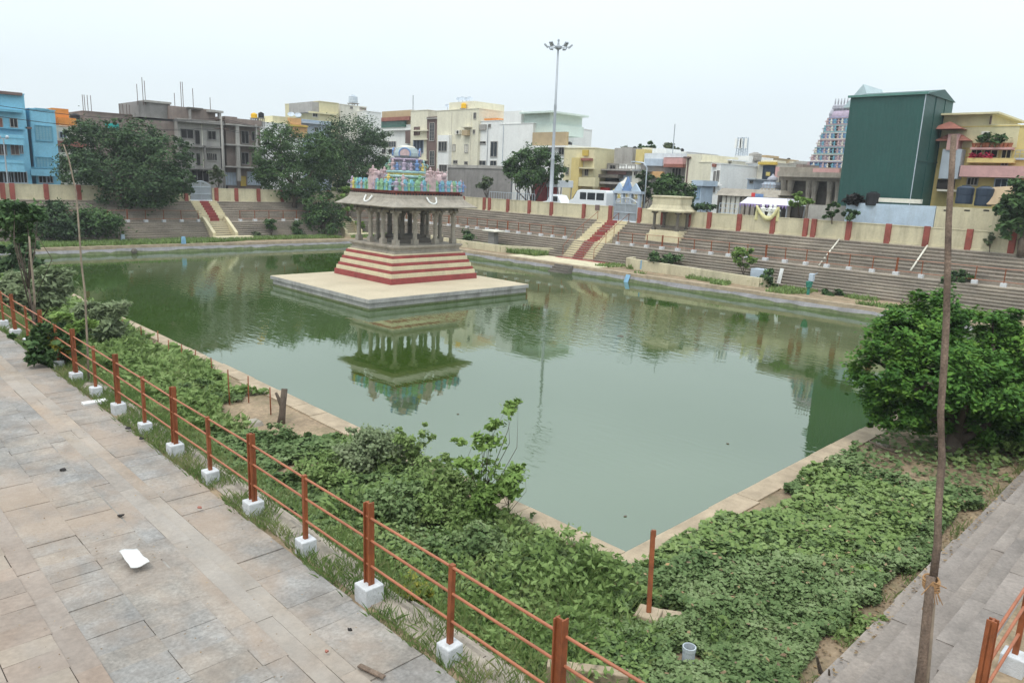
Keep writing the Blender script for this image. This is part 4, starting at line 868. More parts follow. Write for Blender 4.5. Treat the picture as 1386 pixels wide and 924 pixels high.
def ac(b, r, label, w=0):
    u0, u1, a, z1 = b.rc(r, w+.4); root = thing('air_conditioner', label, 'air conditioner', b.P((u0+u1)/2, a, w+.2)); mb = MB(); b._box(mb, u0, u1, a, z1, w+.02, w+.42); mb.build('casing', 'offwhite', root, bevel=.02)
    mb = MB(); c = b.P(u0+(u1-u0)*.4, (a+z1)/2, w+.43); r_ = (z1-a)*.36; mb.tube([c, tuple(np.array(c)-np.array(b.P(0, 0, 0))+np.array(b.P(0, 0, .02)))], r_, 12); mb.build('fan_grille', 'dark', root)
def rebars(b, px, w=-.4, h=1.6, n=4):
    pass

YD = Y1+22
# --- far bank, left to right
b = Bld('blue_house', 'sky blue house with curved balconies at the left picture edge', 'house', 'D', YD-2, (-40, 125, 32, 250), 12, 'blue')
b.part('roof_edge', 'brown', (-40, 122.5, 30, 126.5), -3, .5); b.slab(-40, 31, 147, .25, .9, 'bluedark', 'sunshade'); b.slab(-40, 33, 172, .12, .5, 'bluedark', 'ledge')
b.win((14, 161, 23, 172), pm='dark', shade=False); b.win((-6, 160, 3, 173), pm='tile', shade=False)
b.balcony((-40, 181, 32, 193), 1.3, 'blue'); b.balcony((-40, 216, 33, 230), 1.3, 'blue'); b.part('balcony_stripe', 'bluedark', (-40, 185, 32, 186.4), 1.28, 1.33); b.part('balcony_stripe', 'bluedark', (-40, 219.5, 33, 221), 1.28, 1.33)
b.win((-4, 196, 8, 209), pm='brown', shade=False); b.win((15, 196, 25, 209), pm='brown', shade=False); b.win((27, 196, 31, 208), fm='lsteel', shade=False)
for r in ((-20, 233, 4, 247), (6, 233, 18, 247), (20, 233, 36, 247)): b.win(r, fm='lsteel', pm='dark', mull=3, shade=False, name='shopfront')
b.tank(12, 103, 122, 7, 'black', 'black water tank on the sky blue house at far left') if False else None
b = Bld('blue_house', 'narrow sky blue house with barred stair windows, beside orange room', 'house', 'D', YD-1.5, (40, 149, 74, 250), 11, 'blue')
b.part('roof_step', 'bluedark', (48, 146.8, 66, 149.5), -2, .1); b.part('bay', 'bluedark', (33, 170, 40, 240), -1, 0); b.slab(34, 43, 172, .2, .5, 'brown')
b.win((48.5, 171, 70, 190), fm='bluedark', pm='grill', mull=4, shade=False, grille=8); b.win((50, 213.5, 71, 227), fm='bluedark', pm='grill', mull=4, shade=False, grille=6)
b.slab(42, 76, 226.5, .14, .5, 'bluedark', 'ledge'); b.balcony((42, 229, 75, 236.5), .9, 'blue'); b.win((53, 239, 62, 247), pm='dark', fm='lsteel', shade=False); b.win((64, 239, 71, 247), pm='dark', fm='lsteel', shade=False)
b = Bld('orange_topped_house', 'cream house topped by a bright orange stair room', 'house', 'D', YD+1, (74, 172, 120, 250), 12, 'offwhite')
b.top((70, 147, 92.5, 160), -5, -.5, 'orange', 'stair_room'); b.top((79, 159.5, 103, 171), -4, .05, 'orange', 'roof_room'); b.win((81, 179, 89, 186), fm='bluegrey', pm='glass', shade=False)
b.part('tiled_awning', 'tile', (78, 191.5, 121, 198.5), 0, 1.0); b.win((83, 199, 91, 208), pm='dark', shade=False); b.win((96, 199, 112, 206), pm='dark', shade=False); b.balcony((80, 207, 120, 214), .9)
b.tank(102, 154, 162, 6, 'black', 'black roof tank beside the orange room', w=-3)
b = Bld('unfinished_house', 'raw brick unfinished house behind the biggest far tree', 'house', 'D', YD+3, (113, 154, 186, 250), 12, 'brick')
b.part('tarpaulin', 'teal', (143, 167, 161, 176), 0, .12); b.win((128, 180, 138, 190), pm='dark', shade=False)
for px in (113.5, 116, 120, 124.5, 163, 167, 172, 176): 
    u = b.U(px, 156, -.3); mb = MB(); b._box(mb, u-.03, u+.03, b.z1-.1, b.z1+(2.0 if px < 130 else 1.3), -.36, -.3); mb.build('rebar', 'rebar', b.root)
b = Bld('unfinished_house', 'grey concrete unfinished house with dark empty windows above the gate', 'house', 'D', YD-1, (240, 163.5, 302, 250), 11, 'concrete_l')
b.slab(239, 303, 164.5, .22, .9, 'concrete'); b.slab(239, 302, 197, .22, .8, 'concrete'); b.slab(240, 303, 227, .22, 1.0, 'concrete')
b.top((187, 139, 230, 165), -9, -1.5, 'concrete', 'rough_floor'); b.top((229, 146, 291, 163), -8, -.8, 'brick', 'rough_floor'); b.part('roof_canopy', 'stone_dark', (255, 145.8, 275, 148), -4, 0); b.part('frame_slab', 'concrete_l', (283, 149.5, 302.5, 152.3), -3.5, .1)
b.part('frame_post', 'concrete', (296.5, 151.5, 299.5, 164), -.5, 0); b.part('frame_post', 'concrete', (257, 148, 259, 164), -.5, 0)
b.part('frame_slab', 'concrete_l', (196, 137, 232, 139.8), -4, -1.2); b.part('side_block', 'brick', (186, 163, 240, 250), -9, -1.2, z0=GZ)
for r in ((245, 175.5, 261, 187), (281.5, 178, 291.5, 188.5)): b.win(r, pm='dark', fm='concrete', mull=1, shade=False)
b.win((264, 177, 270, 195), pm='dark', fm='concrete', mull=0, shade=False, name='door')
for r in ((247, 206, 261.5, 216), (280, 208, 293, 217)): b.win(r, pm='dark', fm='concrete_l', mull=4, shade=False)
b.win((266, 208, 270.6, 223.5), pm='dark', fm='concrete', mull=0, shade=False, name='door'); b.win((259, 231, 282, 246), pm='dark', fm='concrete', mull=2, shade=False, name='shopfront'); b.part('porch_column', 'concrete', (277, 197, 279, 228), .5, .8)
for px, h in ((189, 2.2), (196.5, 3), (199.5, 2.6), (239, 2.0), (248, 3.4), (250.5, 3.4), (264, 2.6), (287, 1.5)):
    u = b.U(px, 150, -1); zt = b.Z(px, 139 if px < 230 else 148, -1.4); mb = MB(); b._box(mb, u-.03, u+.03, zt-.3, zt+h, -1.5, -1.44); mb.build('rebar', 'rebar', b.root)
b = Bld('unfinished_house', 'grey unfinished house with stacked open verandas and yellow ground door', 'house', 'D', YD-.5, (305, 168, 352, 250), 11, 'brick')
b.top((304.5, 158, 321, 168), -6, -.1, 'brick', 'parapet'); b.top((320, 162, 354, 168), -5, -.2, 'brick', 'parapet')
for y in (169, 196, 225.5): b.slab(306, 354, y, .2, 1.0, 'concrete_l')
b.part('porch_column', 'concrete_l', (320.5, 169, 325, 245), .5, .9); b.part('porch_column', 'concrete_l', (347, 169, 349, 225), .6, .9)
for r in ((327, 178, 336, 194), (327, 207, 336, 222), (341, 179, 347, 190), (341, 208, 346, 220)): b.win(r, pm='dark', fm='concrete', shade=False)
b.win((326, 239, 332, 251), pm='ochre', fm='ochre', mull=0, shade=False, name='door'); b.win((335, 233, 352, 250), pm='bluegrey', fm='steel', shade=False, name='shutter'); b.win((304, 234, 319, 250), pm='bluegrey', fm='steel', mull=3, shade=False, name='shutter')
b.tank(344, 153, 160, 4.2, 'ytank', 'bright yellow roof tank on the unfinished houses'); b.tank(353.5, 152, 159.5, 3.8, 'black', 'small black roof tank beside the bright yellow tank')
b = Bld('small_house', 'pale house with yellow roof parapet and orange wall between trees', 'house', 'D', YD+9, (352, 168, 409, 250), 12, 'white')
b.top((369, 158, 396, 169), -5, -.3, 'pyellow', 'parapet'); b.part('parapet', 'lorange', (392, 160, 407.5, 168.2), -4, .3); b.part('wall_panel', 'lorange', (396, 169, 416, 186), -4, .5); b.win((399, 173, 404, 184), pm='dark', shade=False); b.slab(393, 417, 169.5, .25, .9, 'ochre')
dish(b, 394, 156, 'satellite dish on the pale yellow parapet, left of two'); dish(b, 403.5, 157, 'satellite dish on the orange parapet, right of two')
b = Bld('blue_grey_house', 'blue grey flat roofed house seen between the middle trees', 'house', 'D', YD+11, (408, 164, 448, 250), 12, 'bluegrey'); b.slab(408, 447, 165.5, .3, .8); b.win((426, 173, 430, 178), pm='dark', shade=False)
b = Bld('cream_house', 'cream upper storey with grey end wall above the dark round tree', 'house', 'D', YD+16, (432, 139, 458, 250), 12, 'pyellow')
b.part('end_wall', 'concrete_l', (422, 138, 432, 152), -8, -.1); b.win((423.5, 151.5, 429, 158), pm='dark', shade=False); b.slab(420, 458, 152.6, .25, .6)
b = Bld('white_house', 'white house with rooftop steel tank behind the dark round tree', 'house', 'D', YD+17, (460, 143.5, 496, 250), 12, 'offwhite'); b.win((474, 144.5, 477, 147), pm='dark', shade=False); b.win((487, 146, 495, 149), pm='brick', shade=False)
b.tank(478, 129, 140, 6, 'lsteel', 'large steel tank on stilts over the white house')
b = Bld('white_house', 'low white roofs in the gap right of the dark round tree', 'house', 'D', YD+14, (496, 152, 516, 250), 10, 'white')

# --- corner and right bank, left to right
XC = X1+24
b = Bld('terrace_house', 'grey white house with red awning and green glass balcony', 'house', 'C', XC+8, (513, 170, 557, 250), 12, 'white')
b.top((517, 150, 556.5, 162), -5, -.2, 'tan', 'roof_room'); b.part('red_awning', 'tile', (514, 158.5, 554, 163.5), -.1, .9); b.part('glass_front', 'gglass', (513, 164, 548, 172.5), -.05, .3); b.slab(512, 557, 174.5, .3, .6)
b.win((517, 192, 536, 199), mull=5, shade=False); b.win((517.5, 202, 522, 208), shade=False, pm='dark'); b.win((527, 202, 532, 208), shade=False, pm='dark'); b.slab(515, 556, 201, .14, .4); b.slab(514, 556, 212, .2, .5); b.win((518, 219, 528, 229), pm='dark', shade=False); b.part('side_wing', 'brown', (548.5, 177, 558, 194), 0, .6); b.part('end_wall', 'concrete_l', (504, 203, 514, 240), -6, -.3)
b = Bld('cream_house', 'cream house with brown shuttered window left of the brown stair tower', 'house', 'C', XC+7, (556, 150, 579, 250), 12, 'creamwall')
b.win((561, 172.5, 568, 182.5), pm='brown', fm='brown', shade=False); b.win((560, 190, 573, 207), pm='bluedrum', fm='bluegrey', mull=2, shade=False); b.slab(557, 579, 176, .2, .7); b.slab(557, 578, 188, .2, .7); b.win((565, 218, 577, 228), pm='dark', shade=False); b.slab(557, 578, 216, .2, .7)
b.part('flagpole', 'steel', (558.5, 129, 559.2, 150), -.3, -.2)
b = Bld('stair_tower', 'brown tiled stair tower with a tall window strip', 'tower', 'C', XC+6.5, (578, 159, 593.5, 250), 6, 'brown')
b.win((582, 167, 588, 190), pm='glass', mull=1, shade=False, grille=5); b.win((582, 205, 588, 224), pm='glass', mull=1, shade=False, grille=4); b.slab(577, 594, 159.5, .2, .3, 'concrete_l')
b = Bld('cream_block', 'large cream apartment block behind the pavilion tower', 'apartment block', 'C', XC+6, (592, 149, 648, 250), 13, 'creamwall')
b.top((608, 138, 642, 149), -8, -1, 'creamwall', 'stair_room'); b.top((593, 150, 606, 152), -8, -1, 'tan', 'roof_room'); b.part('front_wing', 'white', (592, 183, 607, 250), 0, .7, z0=GZ)
b.win((594, 192, 605, 204.5), pm='glass', mull=2, w=.7, shade=False); b.win((595, 223.5, 605, 232), pm='dark', mull=3, w=.7, shade=False)
for r in ((613, 196, 616.5, 204), (629.5, 196, 633.5, 206)): b.win(r, pm='offwhite', mull=1, shade=False, grille=3)
b.win((640.5, 176, 643, 181), pm='dark', shade=False); b.win((641.5, 153, 644.5, 160.5), pm='dark', shade=False); b.win((614, 217.5, 619, 221), pm='dark', shade=False); b.win((629, 219, 633, 222.5), pm='dark', shade=False)
ac(b, (615.5, 176, 622, 182), 'air conditioner on the cream block, left of a boxed ledge'); b.part('boxed_ledge', 'tan', (625, 176, 632.5, 183.5), 0, .7); b.slab(623.5, 634, 171, .2, .8)
b.tank(627.5, 139.5, 147, 3.6, 'ytank', 'yellow tank on the roof of the cream block', w=-.6)
for i, px in enumerate((606, 621, 626, 631, 636)): dish(b, px, 134.5 + (i % 2) + (10 if i == 0 else 0), 'small satellite dish on the cream block roof', w=-3, r=.5)
b = Bld('white_house', 'white house with tall grey stair window right of the cream block', 'house', 'C', XC+6.5, (647, 164, 678, 250), 12, 'white')
b.top((647, 153, 656, 164), -7, -1, 'white', 'roof_room'); b.top((655.5, 160.3, 672.5, 164.5), -5, -.3, 'orange', 'roof_band'); b.win((661.5, 168.5, 664.5, 172.5), pm='dark', shade=False); b.part('balcony', 'concrete_l', (647, 168.5, 657, 176), -.5, .3)
b.win((648, 192, 657.5, 194.5), pm='dark', shade=False); b.win((664.5, 192, 673, 212), pm='glass', mull=1, shade=False); b.win((648, 218, 657.5, 223.5), pm='glass', shade=False); b.win((664, 218, 672, 224), pm='glass', shade=False)
b = Bld('white_block', 'tall plain white block with mint top floor and tan parapet', 'apartment block', 'C', XC+5, (676, 168, 722, 250), 14, 'white')
b.top((682, 150.5, 706, 168.5), -9, 0.01, 'white', 'upper_wall'); b.top((704.5, 153.5, 745, 168), -8, -.6, 'mint', 'top_floor'); b.part('roof_slab', 'mint', (703, 150.8, 746.5, 153.2), -8, .6); b.part('terrace_floor', 'mint', (704, 168, 746, 182), -8, -.5)
b.part('right_wing', 'white', (720, 196, 765.5, 250), -9, .02, z0=GZ); b.part('tan_parapet', 'tan', (720.5, 179, 765.5, 197), -.3, .35)
b.win((736.5, 197, 750, 208), pm='glass', mull=2, shade=False, w=.02); b.win((757, 199, 763.5, 209), pm='glass', shade=False, w=.02); b.slab(720, 766, 197.2, .25, .8)
b = Bld('grey_wall', 'stained grey compound wall below the cream and white blocks', 'wall', 'C', XC-2, (606, 225, 692, 250), .4, 'concrete'); b.part('coping_band', 'concrete_l', (606, 224, 692, 228), -.5, .12)
b = Bld('yellow_house', 'bright yellow house with square yellow panel right of the mast', 'house', 'C', XC+4, (764, 201, 805, 250), 11, 'pyellow')
b.part('column_bay', 'yellow', (772.5, 213.5, 783, 262), 0, .9, z0=GZ); b.part('square_panel', 'ochre', (788, 203, 796, 211), 0, .15); b.win((785.5, 229.5, 788.8, 237.5), pm='dark', shade=False); b.win((792, 229.5, 796, 237.5), pm='dark', shade=False); b.win((766, 227, 770, 236), pm='dark', shade=False)
b.slab(783, 805, 226.5, .2, .9); b.balcony((783, 240, 805, 251), 1.0, 'pyellow'); b.part('small_tile_roof', 'tile', (786, 214, 799, 217.5), 0, .6); b.tank(770.5, 192, 198.5, 3.6, 'black', 'black roof tank on the yellow house')
b = Bld('old_shop_house', 'old grey tiled shop house with long verandas left of the small gopuram', 'shop house', 'C', XC+7, (804, 222, 868, 262), 12, 'concrete_l')
b.top((806, 202, 824, 222), -7, -1, 'pinkp', 'roof_room'); b.top((822, 206, 873, 222), -9, -2, 'white', 'roof_room'); b.part('tiled_veranda', 'concrete_l', (803, 229, 866, 231), -.1, 1.4); b.part('upper_wall', 'white', (838, 222, 868, 228.6), -.1, .05); b.part('pink_wall', 'pinkp', (822, 231.5, 846, 236), 0, .3); b.part('shop_band', 'bluegrey', (838, 238, 866, 246), 0, .5); b.part('tiled_veranda', 'stone_dark', (801, 236, 836, 240.5), -.1, 1.8); b.part('dark_veranda', 'dark', (804, 241, 838, 246), 0, .2); b.part('veranda', 'concrete_l', (803, 246, 838, 249), -.1, 2.0)
for r in ((814, 224, 822, 228.5), (826, 224, 833, 228.5), (838, 224, 846, 228.5), (850, 224, 860, 228.5)): b.win(r, pm='dark', fm='concrete', shade=False)
for r in ((833.5, 214, 837, 219), (846, 215, 850, 220), (858, 213, 863, 218)): b.win(r, pm='dark', w=-1.99, shade=False)
b.part('shop_sign', 'signred', (812.5, 254, 824.5, 260.5), 1.0, 1.2); b.part('awning', 'brick', (850, 216, 868, 219), -2, -1)
b = Bld('sheet_roof_hall', 'long hall roofed and clad in white metal sheets', 'hall', 'C', XC+6, (868, 222, 928, 262), 12, 'concrete')
b.part('sheet_cladding', 'sheet', (872, 207.5, 900, 224), -.2, .3); b.part('sheet_cladding', 'bluegrey', (872.5, 215, 897, 224.5), .3, .4); b.part('sheet_roof', 'sheet', (899, 208, 928, 213), -6, .6); b.part('sheet_roof', 'pinkp', (898, 213.5, 924, 222), -.2, .8); b.part('red_eave', 'tile', (898, 222, 924, 226.5), -.2, 1.2); b.top((861, 202, 872, 206), -4, 0, 'yellow', 'roof_room'); b.top((832, 200.5, 857, 206), -6, -1, 'concrete_l', 'roof_room')
b.top((883, 201, 902, 208), -4, -.5, 'white', 'roof_room'); b.win((910, 228, 922, 240), pm='dark', shade=False, mull=2); b.part('peach_panel', 'lorange', (880, 232, 896.5, 240.5), 0, .5); b.part('aerial_mast', 'steel', (911.4, 168, 912.1, 208), -1, -.9)
b = Bld('cream_gable_house', 'plain cream end wall with sloping top by the blue kiosk', 'house', 'C', XC+4, (947, 220, 964, 275), 12, 'creamwall')
b.part('tall_wing', 'creamwall', (927, 208.5, 947, 275), -9, .02, z0=GZ); b.part('drain_pipe', 'brown', (928.5, 214, 930, 262), .02, .14); b.slab(925, 933, 212, .2, .5, 'brown')
b = Bld('white_arch_house', 'narrow white house with tall arched windows', 'house', 'C', XC+3, (963, 222, 976, 275), 10, 'white'); b.win((966, 232, 968.5, 246), pm='glass', shade=False); b.win((970.5, 231, 973.5, 246), pm='glass', shade=False); b.part('cornice', 'tile', (963.5, 221.5, 968, 226), -.1, .3); b.slab(962, 977, 249, .2, .5); b.win((964, 252, 968, 260), pm='dark', shade=False)
b = Bld('blue_kiosk', 'small sky blue kiosk with flared cornice at the cream wall foot', 'kiosk', 'C', XC-3, (938, 251, 950, 278), 2.5, 'paleblue'); b.part('cornice', 'paleblue', (936, 244, 951.5, 251.5), -2.8, .4); b.win((942.5, 255, 946.5, 268), pm='bluegrey', fm='bluepaint', shade=False, name='door')
b = Bld('grey_flats', 'grey flats with open dark balconies under the telecom towers', 'apartment block', 'C', XC+14, (976, 221.5, 1028, 275), 12, 'concrete_l')
b.slab(974, 1028, 221.5, .3, 1.2, 'steel'); b.win((978, 228, 995, 236), pm='dark', fm='concrete', mull=3, shade=False); b.balcony((976, 236, 1000, 240), 1.0, 'bluegrey'); b.part('pink_sheet', 'pinkp', (996, 225.5, 1012, 234), 0, .8); b.win((979, 244, 990, 254), pm='dark', fm='concrete', shade=False); b.part('white_panel', 'white', (1012, 226, 1021, 246), 0, .7); b.part('sheet_roof', 'bluegrey', (1000, 240, 1024, 248), 0, 1.6); b.top((994, 211, 1014, 221), -9, -2, 'white', 'roof_room')
b.tank(1021.5, 206.5, 217, 8.5, 'concrete_l', 'wide grey concrete tank on the flats roof', w=-4)
for i, (px, lab) in enumerate(((1000.5, 'slim silver telecom tower, left of the pair'), (1006.5, 'slim silver telecom tower, right of the pair'))):
    c0 = b.P(b.U(px, 211, -4), b.Z(px, 211, -4), -4); zt = b.Z(px, 186, -4); root = thing('telecom_tower', lab, 'tower', c0); mb = MB()
    for a in (-.35, .35):
        for e in (-.35, .35): mb.bar((c0[0]+a, c0[1]+e, c0[2]), (c0[0]+a*.8, c0[1]+e*.8, zt), .12)
    for k in range(7): z = c0[2]+(zt-c0[2])*k/7; z2 = c0[2]+(zt-c0[2])*(k+1)/7; mb.bar((c0[0]-.35, c0[1]-.35, z), (c0[0]+.3, c0[1]-.3, z2), .07); mb.bar((c0[0]-.35, c0[1]+.35, z2), (c0[0]-.3, c0[1]-.3, z), .07)
    mb.build('lattice', 'lsteel', root); mb = MB(); [mb.box(c0[0]-.6, c0[0]-.4, c0[1]+q_-.15, c0[1]+q_+.15, z, z+1.3) for q_ in (-.4, .4) for z in (zt-1.5, zt-4)]; mb.build('antenna_panel', 'white', root)
b = Bld('corner_shop', 'house with blue green glass front and yellow fascia beside the stone hall', 'house', 'C', XC+12, (1026, 221, 1052, 275), 10, 'offwhite'); b.part('fascia', 'ochre', (1026, 219, 1050, 223), -.1, .5); b.part('glass_front', 'bluedrum', (1032, 224, 1048, 243), 0, .2); b.part('sign', 'tyellow', (1036.5, 233, 1042, 238), .2, .3); b.part('pink_wall', 'pinkp', (1049, 226, 1056, 240), 0, 1.2); b.top((1030, 217, 1052, 221), -3, -.5, 'creamwall', 'parapet')
# further roofs seen between and above the nearer houses of the right bank
for lab, pos, rect, m_, dep_ in (('distant pale house above the old shop roofs', XC+26, (800, 211, 830, 262), 'offwhite', 10), ('distant grey house with flat roof behind the sheet hall, left part', XC+30, (836, 203, 866, 262), 'concrete_l', 10), ('distant cream house behind the sheet clad hall', XC+34, (864, 204, 896, 262), 'creamwall', 10),
        ('distant white house under the aerial mast', XC+32, (894, 206, 930, 262), 'white', 10), ('distant brick house left of the telecom towers', XC+30, (966, 217, 990, 262), 'brick', 9), ('distant tan house right of the telecom towers', XC+28, (1024, 214, 1044, 262), 'tan', 9), ('distant pale house above the stone hall roof', XC+34, (1046, 219, 1074, 262), 'offwhite', 9), ('distant grey house left of the temple tower', XC+30, (1072, 222, 1102, 262), 'concrete_l', 9)):
    b = Bld('distant_house', lab, 'house', 'C', pos, rect, dep_, m_); n_ = 3 if rect[2]-rect[0] > 26 else 2
    for i in range(n_): px = rect[0]+(rect[2]-rect[0])*(i+.3)/n_; b.win((px, rect[1]+4, px+4.5, rect[1]+9), pm='dark', shade=True)
    b.top((rect[0]+5, rect[1]-4, rect[0]+14, rect[1]), -5, -1, m_)
    if rect[0] in (836, 894, 1046): b.tank(rect[2]-7, rect[1]-5, rect[1], 2.6, 'black', {836: 'tiny black roof tank above the old shop house', 894: 'tiny black roof tank near the aerial mast', 1046: 'tiny black roof tank above the stone hall'}[rect[0]])
for i, (px, py, wpx, hpx, m_, lab) in enumerate(((812, 214, 7, 5, 'bluegrey', 'small blue grey roof shed on the old shop house'), (842, 209, 8, 4, 'offwhite', 'small white roof shed left of the sheet hall'), (856, 231, 9, 6, 'offwhite', 'white shop box behind the tall gate'), (985, 217, 6, 4, 'offwhite', 'small white room on the grey flats'), (1012, 243, 10, 5, 'bluegrey', 'blue grey sheet shed before the grey flats'), (955, 262, 9, 8, 'concrete_l', 'little grey shed right of the blue kiosk'), (1040, 250, 8, 6, 'sheet', 'white sheet shed beside the small grey temple tower'), (893, 246, 10, 7, 'brick', 'low brick shop behind the leafy street tree'))):
    b = Bld('roof_shed', lab, 'shed', 'C', XC+2+i*.6 if py > 225 else XC+8, (px, py, px+wpx, py+hpx+20), 3.5, m_); b.win((px+wpx*.3, py+2, px+wpx*.7, py+hpx), pm='dark', shade=True); b.part('sheet_roof', 'sheet' if i % 2 else 'steel', (px-.8, py-1, px+wpx+.8, py+.2), -3.6, .6)
# low pillared mandapam and its little tower
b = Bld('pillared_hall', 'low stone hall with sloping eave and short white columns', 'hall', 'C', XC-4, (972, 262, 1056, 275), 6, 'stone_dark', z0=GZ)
u0, u1, a, z_ = b.rc((969, 256, 1056, 266), 1.0); mb = MB()
for (w_, zz), (w2, zz2) in (((1.3, a), (.9, a+.25)), ((.9, a+.25), (.3, z_))):
    mb.hexa([b.P(u0, zz, -6.3), b.P(u1, zz, -6.3), b.P(u1, zz, w_), b.P(u0, zz, w_), b.P(u0+.3, zz2, -6), b.P(u1-.3, zz2, -6), b.P(u1-.3, zz2, w2), b.P(u0+.3, zz2, w2)])
fixnormals(mb.build('eave', 'stone', b.root))
for px in (980, 986.5, 992.5, 999, 1006, 1013, 1020, 1028): u = b.U(px, 270, .9); mb = MB(); b._box(mb, u-.2, u+.2, GZ-.2, a+.1, .6, .95); mb.build('column', 'offwhite' if px < 1001 else 'stone', b.root)
b.part('red_flag', 'signred', (1017, 261, 1022, 266.5), 1.4, 1.45); b.part('banner', 'tblue', (1022, 262.5, 1033, 267), 1.4, 1.45)
def vimana(label, c, r0, z0, z1, tiers, cols):
    root = thing('temple_tower', label, 'temple tower', (c[0], c[1], z0)); h = (z1-z0)/(tiers+1)
    for k in range(tiers):
        r = r0*(1-.62*k/tiers); mb = MB(); z = z0+k*h; mb.frus(c[0], c[1], r, r, z, r*.96, r*.96, z+h*.55); mb.frus(c[0], c[1], r*1.08, r*1.08, z+h*.55, r*1.0, r*1.0, z+h*.75); mb.frus(c[0], c[1], r*.92, r*.92, z+h*.75, r*.88, r*.88, z+h-.002); mb.build('tier', cols[k % len(cols)], root)
        mb = MB(); n_ = 5 if k < 2 else 4
        for i in range(n_):
            u = -r*.8+1.6*r*i/(n_-1)
            for (x, y) in ((c[0]-r*1.0, c[1]+u), (c[0]+u, c[1]-r*1.0)): figure(mb, x, y, z+h*.12, h*.75, h*.12)
        mb.build('figure_row', cols[(k+1) % len(cols)], root, kind='stuff')
    mb = MB(); z = z0+tiers*h; r = r0*.4; mb.lathe(c[0], c[1], z, [(r*.7, 0), (r*.75, h*.2), (r*1.15, h*.35), (r*1.0, h*.7), (r*.4, h*.95), (r*.1, h*1.3)], 12); mb.build('dome', cols[0], root)
q = at_x(1044, 258, XC-2); vimana('small grey temple tower behind the low pillared hall', q, 1.25, at_x(1044, 259, XC-2)[2]-1, at_x(1044, 238, XC-2)[2], 3, ['tgrey', 'stone', 'bluegrey'])
q = at_x(846, 262, XC-5); vimana('ornate pale temple tower right behind the tall silver gate', q, 2.0, GZ, at_x(846, 244, XC-5)[2], 3, ['offwhite', 'tgrey', 'tyellow'])
# blue triangles and pale columns of the shrine front behind the gate
root = thing('shrine_front', 'pale shrine front with blue gable ornaments behind the tall gate', 'shrine', (XC-8.5, q[1], GZ)); y0, y1 = at_x(866, 270, XC-8.5)[1], at_x(829, 270, XC-8.5)[1]; zt = at_x(847, 262, XC-8.5)[2]
mb = MB(); [mb.box(XC-8.5, XC-8.1, y0+(y1-y0)*f-.15, y0+(y1-y0)*f+.15, GZ-.1, zt) for f in (0.04, .35, .65, .96)]; mb.build('column', 'bluegrey', root); MB().box(XC-8.6, XC-8.0, y0-.2, y1+.2, zt, zt+.3).build('lintel', 'bluegrey', root)
for f in (.2, .5, .8):
    yc = y0+(y1-y0)*f; mb = MB(); hh = 1.6 if f == .5 else .9; mb.poly([(XC-8.5, yc-.7, zt+.3), (XC-8.5, yc+.7, zt+.3), (XC-8.5, yc, zt+.3+hh)], (.3, 0, 0)); fixnormals(mb.build('gable', 'tblue' if f == .5 else 'paleblue', root))
# great stone mandapam
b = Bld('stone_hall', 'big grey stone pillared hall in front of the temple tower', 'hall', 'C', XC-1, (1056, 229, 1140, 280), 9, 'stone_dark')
b.part('entablature', 'stone', (1055, 226.5, 1140, 233), -9, 1.3); b.part('cornice', 'stone', (1052, 233, 1141, 240), -9, 2.2); b.part('beam', 'stone', (1056, 240, 1140, 245), -1, 1.4); b.part('pink_band', 'pinkp', (1100, 228, 1136, 236.5), 1.3, 1.5); b.top((1078, 222.5, 1087, 227), -4, 0, 'brick', 'parapet')
for px in (1059, 1068, 1093, 1101, 1122, 1133): u = b.U(px, 260, 1.2); mb = MB(); zt = b.Z(1090, 245, 1.2); b._box(mb, u-.32, u+.32, GZ-.2, GZ+1, .7, 1.3); c = b.P(u, 0, 1.0); mb.lathe(c[0], c[1], GZ+1, [(.3, 0), (.26, (zt-GZ)*.5), (.4, zt-GZ-1)], 8); mb.build('column', 'stone', b.root)
for px in (1061, 1066): 
    pass
